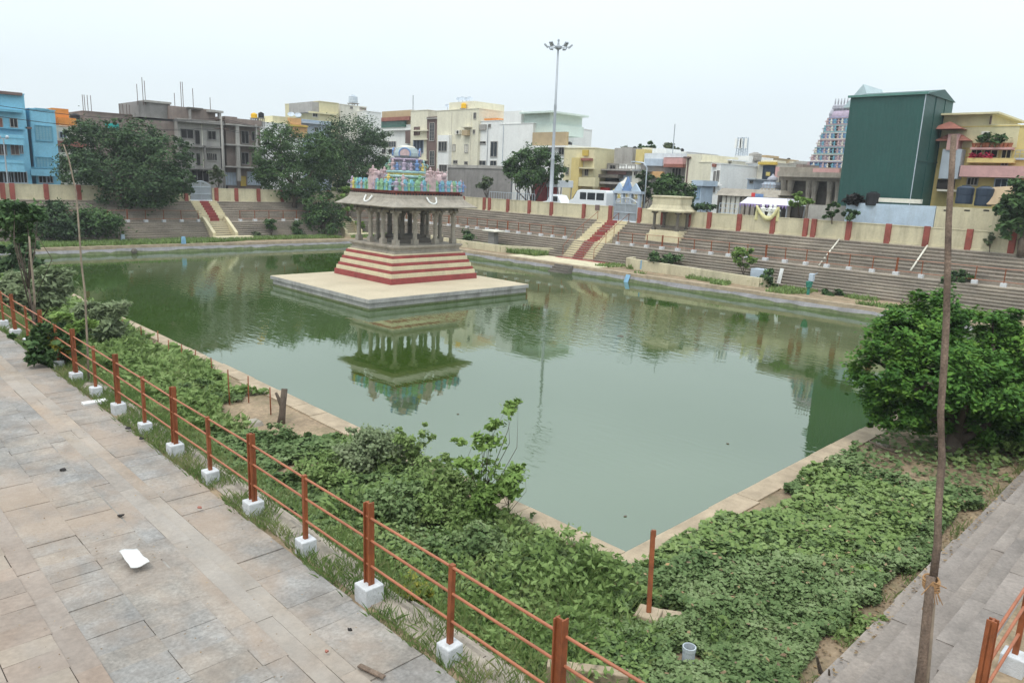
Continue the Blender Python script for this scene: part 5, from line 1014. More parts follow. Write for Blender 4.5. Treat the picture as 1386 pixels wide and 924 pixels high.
# tall gopuram
gx_ = XC+15; ga, gb = at_x(1100, 229, gx_)[1], at_x(1164, 229, gx_)[1]; gy_ = (ga+gb)/2; zb, zt = at_x(1120, 229, gx_)[2], at_x(1130, 160, gx_)[2]; ztt = at_x(1132, 147, gx_)[2]
root = thing('temple_gateway_tower', 'tall tapering temple tower crowded with painted figures behind green shed', 'temple tower', (gx_, gy_, GZ)); r0 = abs(ga-gb)/2; nt_ = 7
MB().frus(gx_, gy_, r0*.7, r0*1.02, GZ-.2, r0*.68, r0, zb).build('stone_base', 'stone', root)
hT = (zt-zb)/nt_; pal = ['tpink', 'tblue', 'tpurple', 'tteal', 'cyan', 'tyellow', 'tpink']
for k in range(nt_):
    f0 = 1-.56*(k/nt_)**.85; z = zb+k*hT; ry = r0*f0; rx = r0*.66*f0
    mb = MB(); mb.frus(gx_, gy_, rx*.93, ry*.93, z, rx*.9, ry*.9, z+hT-.002); mb.build('tier', 'tpurple' if k % 2 else 'tblue', root)
    mb = MB(); mb.frus(gx_, gy_, rx*1.01, ry*1.01, z, rx, ry, z+hT*.14); mb.frus(gx_, gy_, rx*.98, ry*.98, z+hT*.82, rx*1.0, ry*1.0, z+hT*.93); mb.build('cornice', ['tpink', 'offwhite', 'tteal'][k % 3], root)
    for part_m, ph in (('tpink', 0), ('cyan', 1), ('offwhite', 2)):
        mb = MB(); n_ = 10-k//2*1
        for i in range(n_):
            if i % 3 != ph: continue
            u = -ry*.9+1.8*ry*i/(n_-1); figure(mb, gx_-rx*.97, gy_+u, z+hT*.14, hT*.66, hT*.13)
            v = -rx*.9+1.8*rx*i/(n_-1); figure(mb, gx_+v, gy_-ry*.97, z+hT*.14, hT*.66, hT*.13); figure(mb, gx_+v, gy_+ry*.97, z+hT*.14, hT*.66, hT*.13)
        mb.build('figure_row', part_m, root, kind='stuff')
    mb = MB(); mb.box(gx_-rx*1.0, gx_, gy_-ry*.12, gy_+ry*.12, z+hT*.14, z+hT*.8); mb.build('doorway', 'dark', root)
ry = r0*.42; mb = MB(); mb.poly([(gx_+r0*.25*math.cos(t), gy_-ry, zt+ (ztt-zt)*.75*math.sin(t)) for t in np.linspace(0, math.pi, 10)], (0, 2*ry, 0)); fixnormals(mb.build('barrel_roof', 'tpurple', root))
mb = MB()
for i in range(7): y = gy_-ry*.9+1.8*ry*i/6; mb.lathe(gx_, y, zt+(ztt-zt)*.72, [(.12, 0), (.3, .3), (.26, .6), (.08, .8), (.1, 1.0), (.03, 1.5)], 7)
mb.build('finial', 'tgrey', root)
for s_g in (-1, 1): mb = MB(); mb.lathe(gx_, gy_+s_g*ry, zt, [(r0*.27, 0), (r0*.3, (ztt-zt)*.4), (r0*.18, (ztt-zt)*.8), (.1, (ztt-zt)*1.05)], 10, 1, .35); mb.build('horned_end', 'tgrey', root)

# green chariot shed: tall corrugated box with folded roof
sx0 = X1+14.5
ya_, yb_ = at_x(1232, 270, sx0)[1], at_x(1134, 268, sx0)[1]; zl, zr = at_x(1143, 131.5, sx0)[2], at_x(1238, 128, sx0)[2]
yk = at_x(1268, 275, sx0+3)[1]; root = thing('green_shed', 'tall dark green corrugated chariot shed beside the temple tower', 'shed', (sx0+4, (ya_+yb_)/2, GZ))
zr = zl = (zl+zr)/2; sd_ = 7.5
mb = MB(); mb.box(sx0, sx0+sd_, ya_, yb_, GZ-.2, zl); mb.build('cladding', 'greensheet', root)
mb = MB(); rid = (sx0+sd_*.55); P0 = [(sx0-.15, ya_-.15, zl), (sx0+sd_+.15, ya_-.15, zl), (rid, ya_-.15, zl+.75)]; mb.poly(P0, (0, yb_-ya_+.3, 0)); fixnormals(mb.build('roof', 'greensheet', root))
mb = MB(); mb.box(sx0-.2, sx0+.05, ya_-.2, yb_+.2, zl-.06, zl+.12); mb.build('ridge_cap', 'greensheet_l', root)
mb = MB(); mb.box(sx0-.03, sx0+.02, ya_-.03, ya_+.03, GZ, zl); mb.build('corner_strip', 'lsteel', root)
mb = MB(); [mb.box(sx0+f*sd_-.05, sx0+f*sd_+.05, ya_-.05, ya_+.02, GZ, zl) for f in (.36, .7)]; mb.box(sx0, sx0+sd_, ya_-.06, ya_-.002, at_x(1236, 216, sx0)[2]-.08, at_x(1236, 216, sx0)[2]+.06); mb.build('seam_strip', 'greensheet', root)
pa, pb = at_x(1146, 131, sx0+5)[1], at_x(1180, 129, sx0+5)[1]; pk = at_x(1168, 114, sx0+5)[2]; root = thing('sheet_canopy', 'pointed translucent sheet canopy peeking over the green shed', 'canopy', (sx0+10, (pa+pb)/2, GZ))
mb = MB(); pm_ = at_x(1168, 120, sx0+9)[1]
mb.poly([(sx0+9, at_x(1143, 131, sx0+9)[1], zl+.1), (sx0+9, at_x(1181, 131, sx0+9)[1], zl+.1), (sx0+9, pm_, at_x(1169, 114, sx0+9)[2])], (5, 0, 0)); fixnormals(mb.build('roof', 'clearsheet', root)); MB().box(sx0+9.5, sx0+9.7, pm_-.1, pm_+.1, GZ, zl+.5).build('post', 'steel', root)
# pale blue wall and clutter in front of the shed
def longwall(name, label, pos, a, b, m, z_top=None, th=.3):
    y0, y1 = at_x(b[0], b[1], pos)[1], at_x(a[0], a[1], pos)[1]; z0_, z1_ = at_x(b[0], b[1], pos)[2], at_x(a[0], a[1], pos)[2]; root = thing(name, label, 'wall', (pos, (y0+y1)/2, GZ)); mb = MB()
    mb.hexa([(pos, y0, GZ-.4), (pos+th, y0, GZ-.4), (pos+th, y1, GZ-.4), (pos, y1, GZ-.4), (pos, y0, z0_), (pos+th, y0, z0_), (pos+th, y1, z1_), (pos, y1, z1_)]); mb.build('wall', m, root); return root
lw = longwall('blue_wall', 'pale blue limewashed wall below the green shed', X1+12.2, (1146, 274), (1267, 279), 'paleblue'); longwall('blue_wall', 'lower stained pale blue wall left of the shed', X1+12.4, (1095, 277), (1150, 279), 'concrete_l')
longwall('cream_wall', 'stained cream wall with three slots by the yellow house', X1+12.1, (1268, 279), (1386, 285), 'cream')
q0 = [o for o in COL.objects if o.name.startswith('cream_wall')][-1]
for px in (1281, 1309, 1335): q = at_x(px, 285, X1+12.1); MB().box(q[0]-.02, q[0]+.1, q[1]-.2, q[1]+.2, q[2]-.05, q[2]+.06).build('slot', 'dark', q0)
q = at_x(1220, 273, X1+12.4); mb = MB(); mb.box(q[0], q[0]+.5, at_x(1246, 273, X1+12.4)[1], at_x(1186, 273, X1+12.4)[1], q[2]-.1, q[2]+.25); setp(mb.build('roof_slab', 'offwhite'), 'low cream slab roof lying between shed and blue wall', 'slab')
def drum(px, py, m, label, pos, r=.55, h=1.1):
    q = at_x(px, py, pos); root = thing('plastic_drum', label, 'drum', (q[0], q[1], q[2])); mb = MB(); mb.lathe(q[0], q[1], q[2], [(r*.95, 0), (r, h*.1), (r*.97, h*.5), (r, h*.55), (r, h*.9), (r*.6, h)], 14); mb.build('body', m, root); MB().lathe(q[0], q[1], q[2]+h, [(r*.5, 0), (r*.5, .06)], 12).build('lid', m, root)
drum(1180, 278, 'black', 'black plastic drum on the pale blue wall by the shed', X1+12.5); 
q = at_x(1158, 275, X1+12.5); P, o_, _ = blob_points([(q[0], q[1], q[2]+.3, .55, .55, .4)], 500, .5); setp(leaf_mesh('rag_heap', 'blackw', P, .35), 'dark bundled heap of rags on the pale blue wall', 'rag heap')
drum(1304, 276, 'bluedrum', 'blue black drum in front of the yellow house, behind the pole', X1+13.2, .62, 1.4); drum(1330, 279, 'bluedrum', 'blue black drum in front of the yellow house, beside the board', X1+13.2, .62, 1.5)
q = at_x(1353, 277, X1+13); mb = MB(); mb.hexa([(q[0]+a_, q[1]+s_*1.1-a_*.2, q[2]+z) for z in (-.05, .05) for (a_, s_) in ()] or [(q[0]-.4, q[1]-1.2, q[2]), (q[0]-.3, q[1]-1.2, q[2]-.08), (q[0]-.2, q[1]+1.1, q[2]-.1), (q[0]-.3, q[1]+1.1, q[2]), (q[0]+.5, q[1]-1.0, q[2]+1.5), (q[0]+.6, q[1]-1.0, q[2]+1.42), (q[0]+.7, q[1]+1.0, q[2]+1.2), (q[0]+.6, q[1]+1.0, q[2]+1.3)]); setp(fixnormals(mb.build('board', 'board')), 'tilted brown board leaning under the yellow house window', 'board')
# yellow house at the right edge
b = Bld('yellow_house', 'large yellow house with pink awning at the right picture edge', 'house', 'C', XC-4, (1266, 172, 1400, 290), 11, 'yellow')
b.top((1266, 154.5, 1343, 172), -9, .02, 'pyellow', 'upper_wall'); b.part('upper_wall', 'pyellow', (1266, 171, 1378, 200), -9, .03); b.part('roof_slab', 'pyellow', (1266, 152.5, 1352, 155), -9, .9); b.top((1342, 168.5, 1379, 172), -9, .0, 'pyellow', 'parapet'); b.part('drain_pipe', 'brown', (1339.5, 157, 1341.5, 168), .02, .25)
ac(b, (1328, 178, 1338, 186), 'air conditioner high on the yellow house', w=.03)
sh = b.slab(1313, 1370, 199.5, .18, 1.0, 'pinkp', 'pot_shelf')
for i, px in enumerate((1318, 1324, 1331, 1336, 1343, 1349, 1355, 1361, 1367)):
    c = b.P(b.U(px, 199, .7), b.Z(px, 199.5, .7), .7); root = thing('flower_pot', 'clay flower pot on the shelf of the yellow house', 'flower pot', c, 'clay pots on the yellow house shelf'); mb = MB(); mb.lathe(c[0], c[1], c[2], [(.13, 0), (.2, .3), (.22, .36)], 8); mb.build('pot', 'pot', root)
    if i in (2, 5): root['label'] = ('leafy plant in a clay pot on the shelf, left one of two', 'leafy plant in a clay pot on the shelf, right one of two')[i == 5]; P, o_, _ = blob_points([(c[0], c[1], c[2]+.7, .55, .55, .45)], 160, .5); leaf_mesh('foliage', 'lf_mid', P, .22, root)
for r in ((1315.5, 201.5, 1328, 213), (1333, 202, 1350, 213), (1356.5, 203, 1368, 214)): b.win(r, pm='dark', fm='pyellow', mull=1, shade=False)
for px, py, lab in ((1320, 212, 'pink flowers in the left balcony box of the yellow house'), (1337, 212.5, 'pink flowers in the middle balcony box of the yellow house')):
    c = b.P(b.U(px, py, .5), b.Z(px, py, .5), .5); P, o_, _ = blob_points([(*c, .3, .6, .25)], 160, .5); o = leaf_mesh('flowers', 'flower', P, .16); setp(o, lab, 'flowers')
b.balcony((1309, 214, 1372, 218), .9, 'yellow'); b.win((1356, 218.5, 1364, 224), pm='brown', shade=False); aw = b.part('pink_awning', 'pinkp', (1299, 224.5, 1400, 240), 0, 1.5)
b.win((1310, 241, 1323, 250), pm='dark', mull=2, shade=False); b.win((1347, 243, 1371, 257), pm='bluedrum', fm='bluegrey', mull=2, shade=False); b.win((1305, 258, 1312, 272), pm='dark', shade=False, name='door'); b.part('shutter_wing', 'lsteel', (1273, 202, 1299, 242), 0, 1.2); b.part('dark_porch', 'dark', (1268, 243, 1288, 256), 0, 1.0); b.part('porch_roof', 'offwhite', (1268, 256.5, 1290, 259), 0, 2.0)
u0, u1, a, z_ = b.rc((1273, 181, 1302, 195), 1.5); mb = MB(); b._box(mb, u0+.3, u1-.5, a-.5, z_, .05, 1.3); mb.build('turret', 'pinkp', b.root); c = b.P(b.U(1285, 170, .7), 0, .7); zt = b.Z(1284, 165, .7); mb = MB(); mb.frus(c[0], c[1], 1.0, 1.3, z_+.4, .05, .08, zt); mb.build('turret_roof', 'tile', b.root); mb = MB(); mb.frus(c[0]+.3, c[1]-.5, .9, 1.4, a+.3, .4, .5, z_); mb.build('lower_roof', 'tile', b.root)
b = Bld('balcony_house', 'grey house with railed balconies cut by the right picture edge', 'house', 'C', XC-3, (1378, 172, 1420, 290), 9, 'bluegrey'); b.balcony((1374, 203, 1420, 214), 1.3, 'bluegrey', True); b.win((1380, 206, 1400, 216), pm='glass', shade=False)

# rain pipes, cables and a roadside pole
def pipe(label, px, r0, r1, m='brown', off=.06):
    b = [bb for bb in BL if bb.root['label'] == label][0]; u = b.U(px, (r0+r1)/2); mb = MB(); z1_ = b.Z(px, r0); z0_ = b.Z(px, r1)
    mb.tube([b.P(u, z0_, off), b.P(u, z1_, off)], .055, 6); mb.build('rain_pipe', m, b.root)
pipe('large cream apartment block behind the pavilion tower', 611, 152, 224, 'offwhite'); pipe('large cream apartment block behind the pavilion tower', 637, 152, 224, 'offwhite'); pipe('white house with tall grey stair window right of the cream block', 660, 170, 225, 'steel')
pipe('tall plain white block with mint top floor and tan parapet', 681, 170, 225, 'lsteel'); pipe('grey concrete unfinished house with dark empty windows above the gate', 274, 168, 232, 'offwhite'); pipe('grey concrete unfinished house with dark empty windows above the gate', 299, 168, 240, 'black'); pipe('bright yellow house with square yellow panel right of the mast', 790.5, 203, 240, 'offwhite'); pipe('narrow sky blue house with barred stair windows, beside orange room', 44, 152, 240, 'bluedark')
q = at_y(303, 246, Y1+14); zt = at_y(304, 158, Y1+14)[2]; root = thing('electric_pole', 'grey electric pole with wires between the two unfinished houses', 'electric pole', (q[0], q[1], GZ))
mb = MB(); mb.tube([(q[0], q[1], GZ), (q[0], q[1], zt)], [.16, .1], 8); mb.build('pole', 'concrete_l', root, smooth=True)
mb = MB(); [mb.box(q[0]-.9, q[0]+.9, q[1]-.05, q[1]+.05, zt-a-.05, zt-a+.05) for a in (.4, 1.5)]; mb.build('crossarm', 'rebar', root)
for a in (.35, 1.45):
    for sgn in (-1, 1):
        for xx in (-26, 24):
            p0, p1 = np.array([q[0]+sgn*.8, q[1], zt-a]), np.array([q[0]+xx, q[1]+.3, zt-a-.3]); mb = MB(); mb.tube([p0+(p1-p0)*t - np.array([0, 0, 3.2*t*(1-t)]) for t in np.linspace(0, 1, 9)], .022, 4); mb.build('wire', 'black', root)
# --- street life behind the wall
def vehicle(name, label, cat, side, pos, r, van=True):
    b0 = at_x(r[0], r[3], pos); b1 = at_x(r[2], r[3], pos); zt = at_x((r[0]+r[2])/2, r[1], pos)[2]; L0, L1 = b1[1], b0[1]; W = 1.8; z0 = GZ+.3; H = zt-z0
    root = thing(name, label, cat, (pos, (L0+L1)/2, GZ)); n_ = L1-L0
    prof = [(0, 0), (n_, 0), (n_, H*.5), (n_*.9, H*.58), (n_*.78, H*.96), (n_*.7, H), (.03*n_, H), (0, H*.9)] if van else [(0, 0), (n_, 0), (n_, H*.42), (n_*.94, H*.52), (n_*.74, H*.58), (n_*.6, H*.97), (n_*.5, H), (n_*.22, H*.95), (n_*.04, H*.55), (0, H*.5)]
    mb = MB(); mb.poly([(pos-W/2, L0+u, z0+v) for u, v in prof], (W, 0, 0)); fixnormals(mb.build('body', 'van', root, bevel=.06))
    for k, (u0, u1) in enumerate(((.06, .26), (.29, .5), (.53, .7)) if van else ((.2, .42), (.45, .62))):
        mb = MB(); mb.box(pos-W/2-.02, pos-W/2+.05, L0+n_*u0, L0+n_*u1, z0+H*.58, z0+H*.88); mb.build('window', 'glass', root)
    mb = MB(); u0, u1 = (.79, .9) if van else (.63, .75); mb.poly([(pos-W/2+.1, L0+n_*(u0+.012), z0+H*.93), (pos+W/2-.1, L0+n_*(u0+.012), z0+H*.93), (pos+W/2-.1, L0+n_*(u1+.012), z0+H*.6), (pos-W/2+.1, L0+n_*(u1+.012), z0+H*.6)], (.0, .03, .03)); fixnormals(mb.build('windscreen', 'glass', root))
    for u in (.18, .82):
        for x in (pos-W/2+.08, pos+W/2-.08): mb = MB(); mb.tube([(x-.1, L0+n_*u, GZ+.33), (x+.1, L0+n_*u, GZ+.33)], .33, 14); mb.build('wheel', 'tyre', root)
    for x in (-.6, .6): mb = MB(); mb.box(pos+x-.15, pos+x+.15, L1-.02, L1+.04, z0+H*.3, z0+H*.4); mb.build('headlight', 'lsteel', root)
vehicle('parked_van', 'white van with dark windows parked behind the wall right of mast', 'van', 'C', X1+15, (776, 257, 826, 283))
vehicle('parked_car', 'white car partly hidden by the wall at the mast foot', 'car', 'C', X1+14.5, (739, 263, 766, 283), False)
q0, q1 = at_x(720, 260, XC-6), at_x(745, 260, XC-6); zt = at_x(732, 243, XC-6)[2]; root = thing('red_tarp_stall', 'stall covered by a dark red tarpaulin under the roadside tree', 'stall', (XC-6, (q0[1]+q1[1])/2, GZ)); mb = MB(); mb.hexa([(XC-6.5, q1[1], GZ), (XC-4, q1[1], GZ), (XC-4, q0[1], GZ), (XC-6.5, q0[1], GZ), (XC-6, q1[1]+.2, zt-.3), (XC-4.4, q1[1]+.2, zt), (XC-4.4, q0[1]-.2, zt+.1), (XC-6, q0[1]-.2, zt)]); mb.build('tarpaulin', 'redcloth', root)
q0, q1 = at_x(746, 255, XC-6), at_x(762, 255, XC-6); root = thing('white_stall', 'small white roofed stall right of the red tarpaulin', 'stall', (XC-6, (q0[1]+q1[1])/2, GZ)); zt = at_x(754, 244, XC-6)[2]; MB().box(XC-7, XC-4, q1[1], q0[1], zt-.9, zt).build('roof', 'sheet', root, bevel=.04); mb = MB(); [mb.box(x-.05, x+.05, y-.05, y+.05, GZ, zt-.9) for x in (XC-6.8, XC-4.2) for y in (q1[1]+.15, q0[1]-.15)]; mb.build('post', 'steel', root)
# black tank cluster on a frame
for i, (px, lab) in enumerate(((700, 'black water tank on the steel frame, left of three'), (708, 'black water tank on the steel frame, middle of three'), (716, 'black water tank on the steel frame, right of three'))):
    q = at_x(px, 246, XC-8); zt = at_x(px, 236 if i != 1 else 231, XC-8)[2]; root = thing('water_tank', lab, 'water tank', tuple(q)); mb = MB(); h = zt-q[2]; mb.lathe(q[0], q[1], q[2], [(.42, 0), (.44, h*.3), (.41, h*.35), (.44, h*.75), (.2, h)], 12); mb.build('body', 'bluedrum', root)
q0, q1 = at_x(696, 246, XC-8), at_x(720, 246, XC-8); root = thing('tank_frame', 'steel frame carrying three black water tanks by the roadside', 'frame', (XC-8, (q0[1]+q1[1])/2, GZ)); mb = MB(); mb.box(XC-8.7, XC-7.3, q1[1], q0[1], q0[2]-.14, q0[2]-.03); [mb.box(x-.06, x+.06, y-.06, y+.06, GZ, q0[2]-.1) for x in (XC-8.6, XC-7.4) for y in (q1[1]+.1, q0[1]-.1, (q0[1]+q1[1])/2)]; mb.build('frame', 'steel', root)
# tent and festive drape behind the right wall
tp = X1+14; y0, y1 = at_x(1067, 272, tp)[1], at_x(1001, 272, tp)[1]; zt = at_x(1034, 268, tp)[2]; zs_ = at_x(1034, 277, tp)[2]; root = thing('tent', 'white and violet festival tent above the right wall', 'tent', (tp+2, (y0+y1)/2, GZ))
mb = MB(); mb.hexa([(tp, y0, zs_), (tp+4, y0, zs_), (tp+4, y1, zs_), (tp, y1, zs_), (tp+.7, y0+.5, zt), (tp+3, y0+.5, zt), (tp+3, y1-.5, zt), (tp+.7, y1-.5, zt)]); mb.build('canopy', 'tent', root)
mb = MB(); k = 16
for i in range(k): u0, u1 = y0+(y1-y0)*i/k, y0+(y1-y0)*(i+1)/k; mb.poly([(tp-.02, u0, zs_+.03), (tp-.02, u1, zs_+.03), (tp-.02, (u0+u1)/2, zs_-.35)], (-.02, 0, 0))
fixnormals(mb.build('valance', 'violet', root, kind='stuff'))
mb = MB(); [mb.box(x-.05, x+.05, y-.05, y+.05, GZ, zs_) for x in (tp+.1, tp+3.9) for y in (y0+.1, (y0+y1)/2, y1-.1)]; mb.build('post', 'steel', root)
root = thing('festive_arch', 'yellow drape swag with white statues hung on the right wall', 'decoration', at_x(1038, 290, X1+10.6)); xx = X1+10.6
c0, c1, cm = at_x(1024, 278, xx), at_x(1053, 281, xx), at_x(1039, 296, xx); mb = MB(); pts = [c0*(1-t)**2 + 2*t*(1-t)*(2*cm-.5*c0-.5*c1) + c1*t*t for t in np.linspace(0, 1, 11)]; mb.tube(pts, [.08, .12, .16, .19, .22, .24, .22, .19, .16, .12, .08], 8); mb.build('swag', 'garland', root, smooth=True)
for px in (1032, 1042, 1048): q = at_x(px, 290, X1+11.0); mb = MB(); figure(mb, q[0], q[1], WT+.07, 1.15, .2); mb.build('statue', 'white', root)
for px in (1024.5, 1053): q = at_x(px, 290, X1+10.9); mb = MB(); mb.tube([(q[0], q[1], WT-.3), (q[0]-.05, q[1], WT+1.0)], [.2, .1], 8); mb.build('drape_end', 'garland', root)
# plain posts, wires and street lights above the walls
for i, (px, py, lab, pos) in enumerate(((873, 232, 'curved twin arm street light right of the tall gate', X1+13),)):
    q = at_x(px, 262, pos); zt = at_x(px, py, pos)[2]+1; root = thing('street_lamp', lab, 'street lamp', (q[0], q[1], GZ)); mb = MB(); mb.tube([(q[0], q[1], GZ), (q[0], q[1], zt-.6), (q[0], q[1]+.5, zt-.1), (q[0], q[1]+1.6, zt)], .07, 8); mb.build('pole', 'lsteel', root, smooth=True); MB().box(q[0]-.12, q[0]+.12, q[1]+1.5, q[1]+2.1, zt-.06, zt+.06).build('lamp_head', 'lsteel', root, bevel=.02)
q = at_y(9, 232, Y1+13); root = thing('street_lamp', 'ornate street lamp post before the leftmost blue house', 'street lamp', (q[0], q[1], GZ)); zt = at_y(8, 187, Y1+13)[2]; mb = MB(); mb.lathe(q[0], q[1], GZ, [(.14, 0), (.08, .5), (.06, zt-GZ)], 8); mb.build('pole', 'steel', root); mb = MB(); [mb.ball(q[0]+a, q[1], zt+.1, .18, 8) for a in (-.35, .35)]; mb.box(q[0]-.4, q[0]+.4, q[1]-.03, q[1]+.03, zt-.1, zt-.04); mb.build('lamp_head', 'lsteel', root)
def grille(label, side, s0, s1, z0_, h, d):
    root = thing('metal_railing', label, 'railing', sp(side, (s0+s1)/2, d, z0_)); mb = MB(); n_ = int((s1-s0)/.45)
    for k in range(n_+1): s = s0+(s1-s0)*k/n_; sbox(mb, side, s-.02, s+.02, d-.02, d+.02, z0_, z0_+h)
    mb.build('bars', 'lsteel', root, kind='stuff'); mb = MB(); [sbox(mb, side, s0, s1, d-.03, d+.03, z0_+z-.03, z0_+z+.03) for z in (.1, h*.55, h)]; mb.build('rail', 'lsteel', root)
grille('silver railing on the wall left of the white tent', 'C', at_x(1000, 275, X1+11)[1], at_x(975, 275, X1+11)[1], WT+.05, 1.0, 10.9)
grille('silver railing behind the wall by the three black tanks', 'C', at_x(722, 262, X1+12)[1], at_x(660, 262, X1+12)[1], GZ, 2.2, 12.3)

# ================================================================== trees and shrubs
def tree_px(name, label, cat, base, t, blobs, n, leaf, m, r=.18, **k):
    B = px_blobs(blobs, t); return plant(name, label, cat, base, B, n, leaf, m, r, **k)
def leafed(root_args, size): pass
_old = leaf_mesh
def plant(name, label, cat, base, blobs, n, leaf, m, r=.12, group=None, clump=.28, shell=.55, fork=.45, nclump=None, nl=9, elong=1.7, up=.35, trunk='trunk', crown='crown'):
    root = thing(name, label, cat, base, group); P, o_, Cc = blob_points(blobs, n, clump, nclump, shell)
    leaf_mesh(crown, m, P, leaf, root, outward=o_, elong=elong, up=up); trunk_mesh(base, Cc, r, fork, nl).build(trunk, 'bark', root, smooth=True); return root

# far left bank
q = at_y(172, 262, Y1+9.4); t = depth(q)
tree_px('shade_tree', 'biggest dark spreading tree overhanging the far left wall', 'tree', (q[0], q[1], 3.2), t, [(130, 195, 42, 32), (185, 190, 38, 30), (218, 215, 38, 34), (150, 232, 52, 30), (200, 245, 48, 32), (100, 232, 26, 22), (165, 262, 32, 20), (205, 268, 24, 14), (115, 180, 22, 14), (235, 250, 20, 20)], 42000, .18, 'lf_dark', .4, nl=14)
q = at_y(398, 262, Y1+9.6); t = depth(q)
tree_px('shade_tree', 'mid green tree on the far bank left of the dark round tree', 'tree', (q[0], q[1], 3.3), t, [(378, 185, 26, 20), (370, 215, 28, 28), (410, 205, 34, 26), (440, 215, 26, 28), (405, 240, 40, 24), (365, 240, 22, 16), (395, 262, 20, 12)], 28000, .18, 'lf_mid', .3, nl=12)
q = at_y(478, 262, Y1+13); t = depth(q)
tree_px('shade_tree', 'very dark round topped tree behind the pavilion left edge', 'tree', (q[0], q[1], GZ), t, [(475, 188, 42, 32), (450, 205, 28, 28), (500, 205, 26, 30), (475, 225, 46, 32), (470, 250, 40, 22)], 32000, .18, 'lf_dark', .35, nl=12)
q = at_y(437, 318, Y1+5.4); t = depth(q)
tree_px('small_tree', 'bushy tree on the far steps left of the pavilion columns', 'tree', (q[0], q[1], .1), t, [(432, 275, 24, 20), (440, 298, 26, 22), (425, 300, 16, 18), (450, 285, 14, 16)], 9000, .19, 'lf_mid', .14)
q = at_y(470, 290, Y1+6.4); t = depth(q)
tree_px('small_tree', 'light green sapling glimpsed beside the pavilion roof corner', 'tree', (q[0], q[1], 1.8), t, [(466, 262, 22, 10), (474, 276, 16, 12), (490, 305, 8, 14)], 1500, .28, 'lf_bright', .1)
for i, (px, py, bl, lf, n_, lab) in enumerate((
    (134, 326, [(130, 300, 28, 20), (118, 308, 18, 16), (150, 298, 14, 14)], 'lf_mid', 3600, 'round dark green bush on the far left steps, right of its taller neighbour'),
    (75, 326, [(75, 300, 24, 26), (62, 312, 18, 14), (90, 312, 16, 14), (74, 285, 10, 14)], 'lf_dark', 4000, 'tall dark bush at the foot of the far left steps'),
    (367, 300, [(366, 303, 8, 7)], 'lf_mid', 500, 'small bush on the far steps left of the pavilion'),
    (404, 318, [(403, 308, 6, 12)], 'lf_mid', 500, 'slim dark bush in the far grass left of the bushy tree'),
    (348, 322, [(347, 318, 6, 4)], 'lf_olive', 250, 'low olive clump near the cream chute stair'))):
    q = at_y(px, py, Y1+4.9); tree_px('bush', lab, 'bush', (q[0], q[1], .1), depth(q), bl, n_*2, .18, lf, .08, clump=.4, nl=5)
q = at_y(283, 258, Y1+12.5); tree_px('small_tree', 'thin olive young tree beside the arched silver gate', 'tree', (q[0]+1.4, q[1], GZ), depth(q), [(291, 235, 10, 14), (286, 228, 7, 8)], 800, .24, 'lf_olive', .07)
# right bank and street
q = at_x(722, 260, XC-9); t = depth(q)
tree_px('street_tree', 'broad green street tree in front of the white block', 'tree', (q[0], q[1], GZ), t, [(705, 222, 22, 17), (722, 210, 22, 14), (740, 225, 22, 20), (715, 238, 28, 14), (755, 238, 12, 14), (692, 226, 12, 12)], 18000, .18, 'lf_mid', .22)
q = at_x(660, 262, XC-9); tree_px('small_tree', 'sparse olive tree before the stained grey wall', 'tree', (q[0], q[1], GZ), depth(q), [(652, 248, 12, 10), (666, 240, 9, 8)], 550, .3, 'lf_olive', .08)
q = at_x(911, 280, X1+13); t = depth(q)
tree_px('street_tree', 'leafy tree rising behind the small cream roofed shrine', 'tree', (q[0], q[1], GZ), t, [(908, 248, 22, 12), (898, 258, 16, 12), (925, 258, 16, 12), (912, 265, 26, 9)], 8500, .19, 'lf_mid', .16)
q = at_x(872, 262, X1+17); tree_px('street_tree', 'narrow dark tree right of the tall gate, before the sheet hall', 'tree', (q[0], q[1], GZ), depth(q), [(870, 240, 9, 12), (866, 255, 8, 10), (882, 258, 10, 10), (880, 245, 6, 9)], 1800, .28, 'lf_dark', .14)
q = at_x(937, 278, X1+14); tree_px('bush', 'dark bush between the street tree and the blue kiosk', 'bush', (q[0], q[1], GZ), depth(q), [(935, 262, 9, 10), (930, 272, 8, 8)], 900, .28, 'lf_dark', .08)
q = at_x(948, 282, X1+11.4); tree_px('creeper', 'dark creeper hanging over the wall top right of the shrine', 'creeper', (q[0], q[1], GZ+.3), depth(q), [(952, 281, 18, 4), (938, 279, 8, 4)], 900, .22, 'lf_dark', .05)
q = at_x(1084, 280, X1+13.2); tree_px('bush', 'bright lime bush before the big stone hall', 'bush', (q[0], q[1], GZ), depth(q), [(1079, 268, 12, 7), (1090, 274, 12, 6), (1072, 275, 8, 6)], 1000, .24, 'lf_bright', .06)
q = at_x(1127, 296, X1+10.5); tree_px('wall_plant', 'drooping plant rooted in the right wall below the shed', 'plant', (q[0], q[1], WT-.2), depth(q), [(1128, 284, 11, 9), (1134, 276, 7, 7), (1122, 292, 7, 6)], 900, .2, 'lf_mid', .05)
q = at_x(1150, 300, X1+10.6); tree_px('wall_plant', 'dark weeds on the wall top right of the drooping plant', 'plant', (q[0], q[1], WT), depth(q), [(1152, 291, 11, 6)], 500, .2, 'lf_dark', .04)
q = at_x(1340, 337, X1+10.4); tree_px('wall_plant', 'upright grey green weed at the right wall foot, near the edge tree', 'plant', (q[0], q[1], 3.95), depth(q), [(1339, 322, 6, 12)], 350, .16, 'lf_olive', .03)
q = at_x(1382, 345, X1+10.3); t = depth(q); tree_px('shade_tree', 'dark tree at the right picture edge in front of the yellow house', 'tree', (q[0], q[1], 3.9), t, [(1378, 265, 22, 22), (1390, 290, 34, 28), (1370, 305, 18, 16), (1365, 282, 14, 16), (1405, 255, 26, 30)], 6000, .24, 'lf_mid', .25)
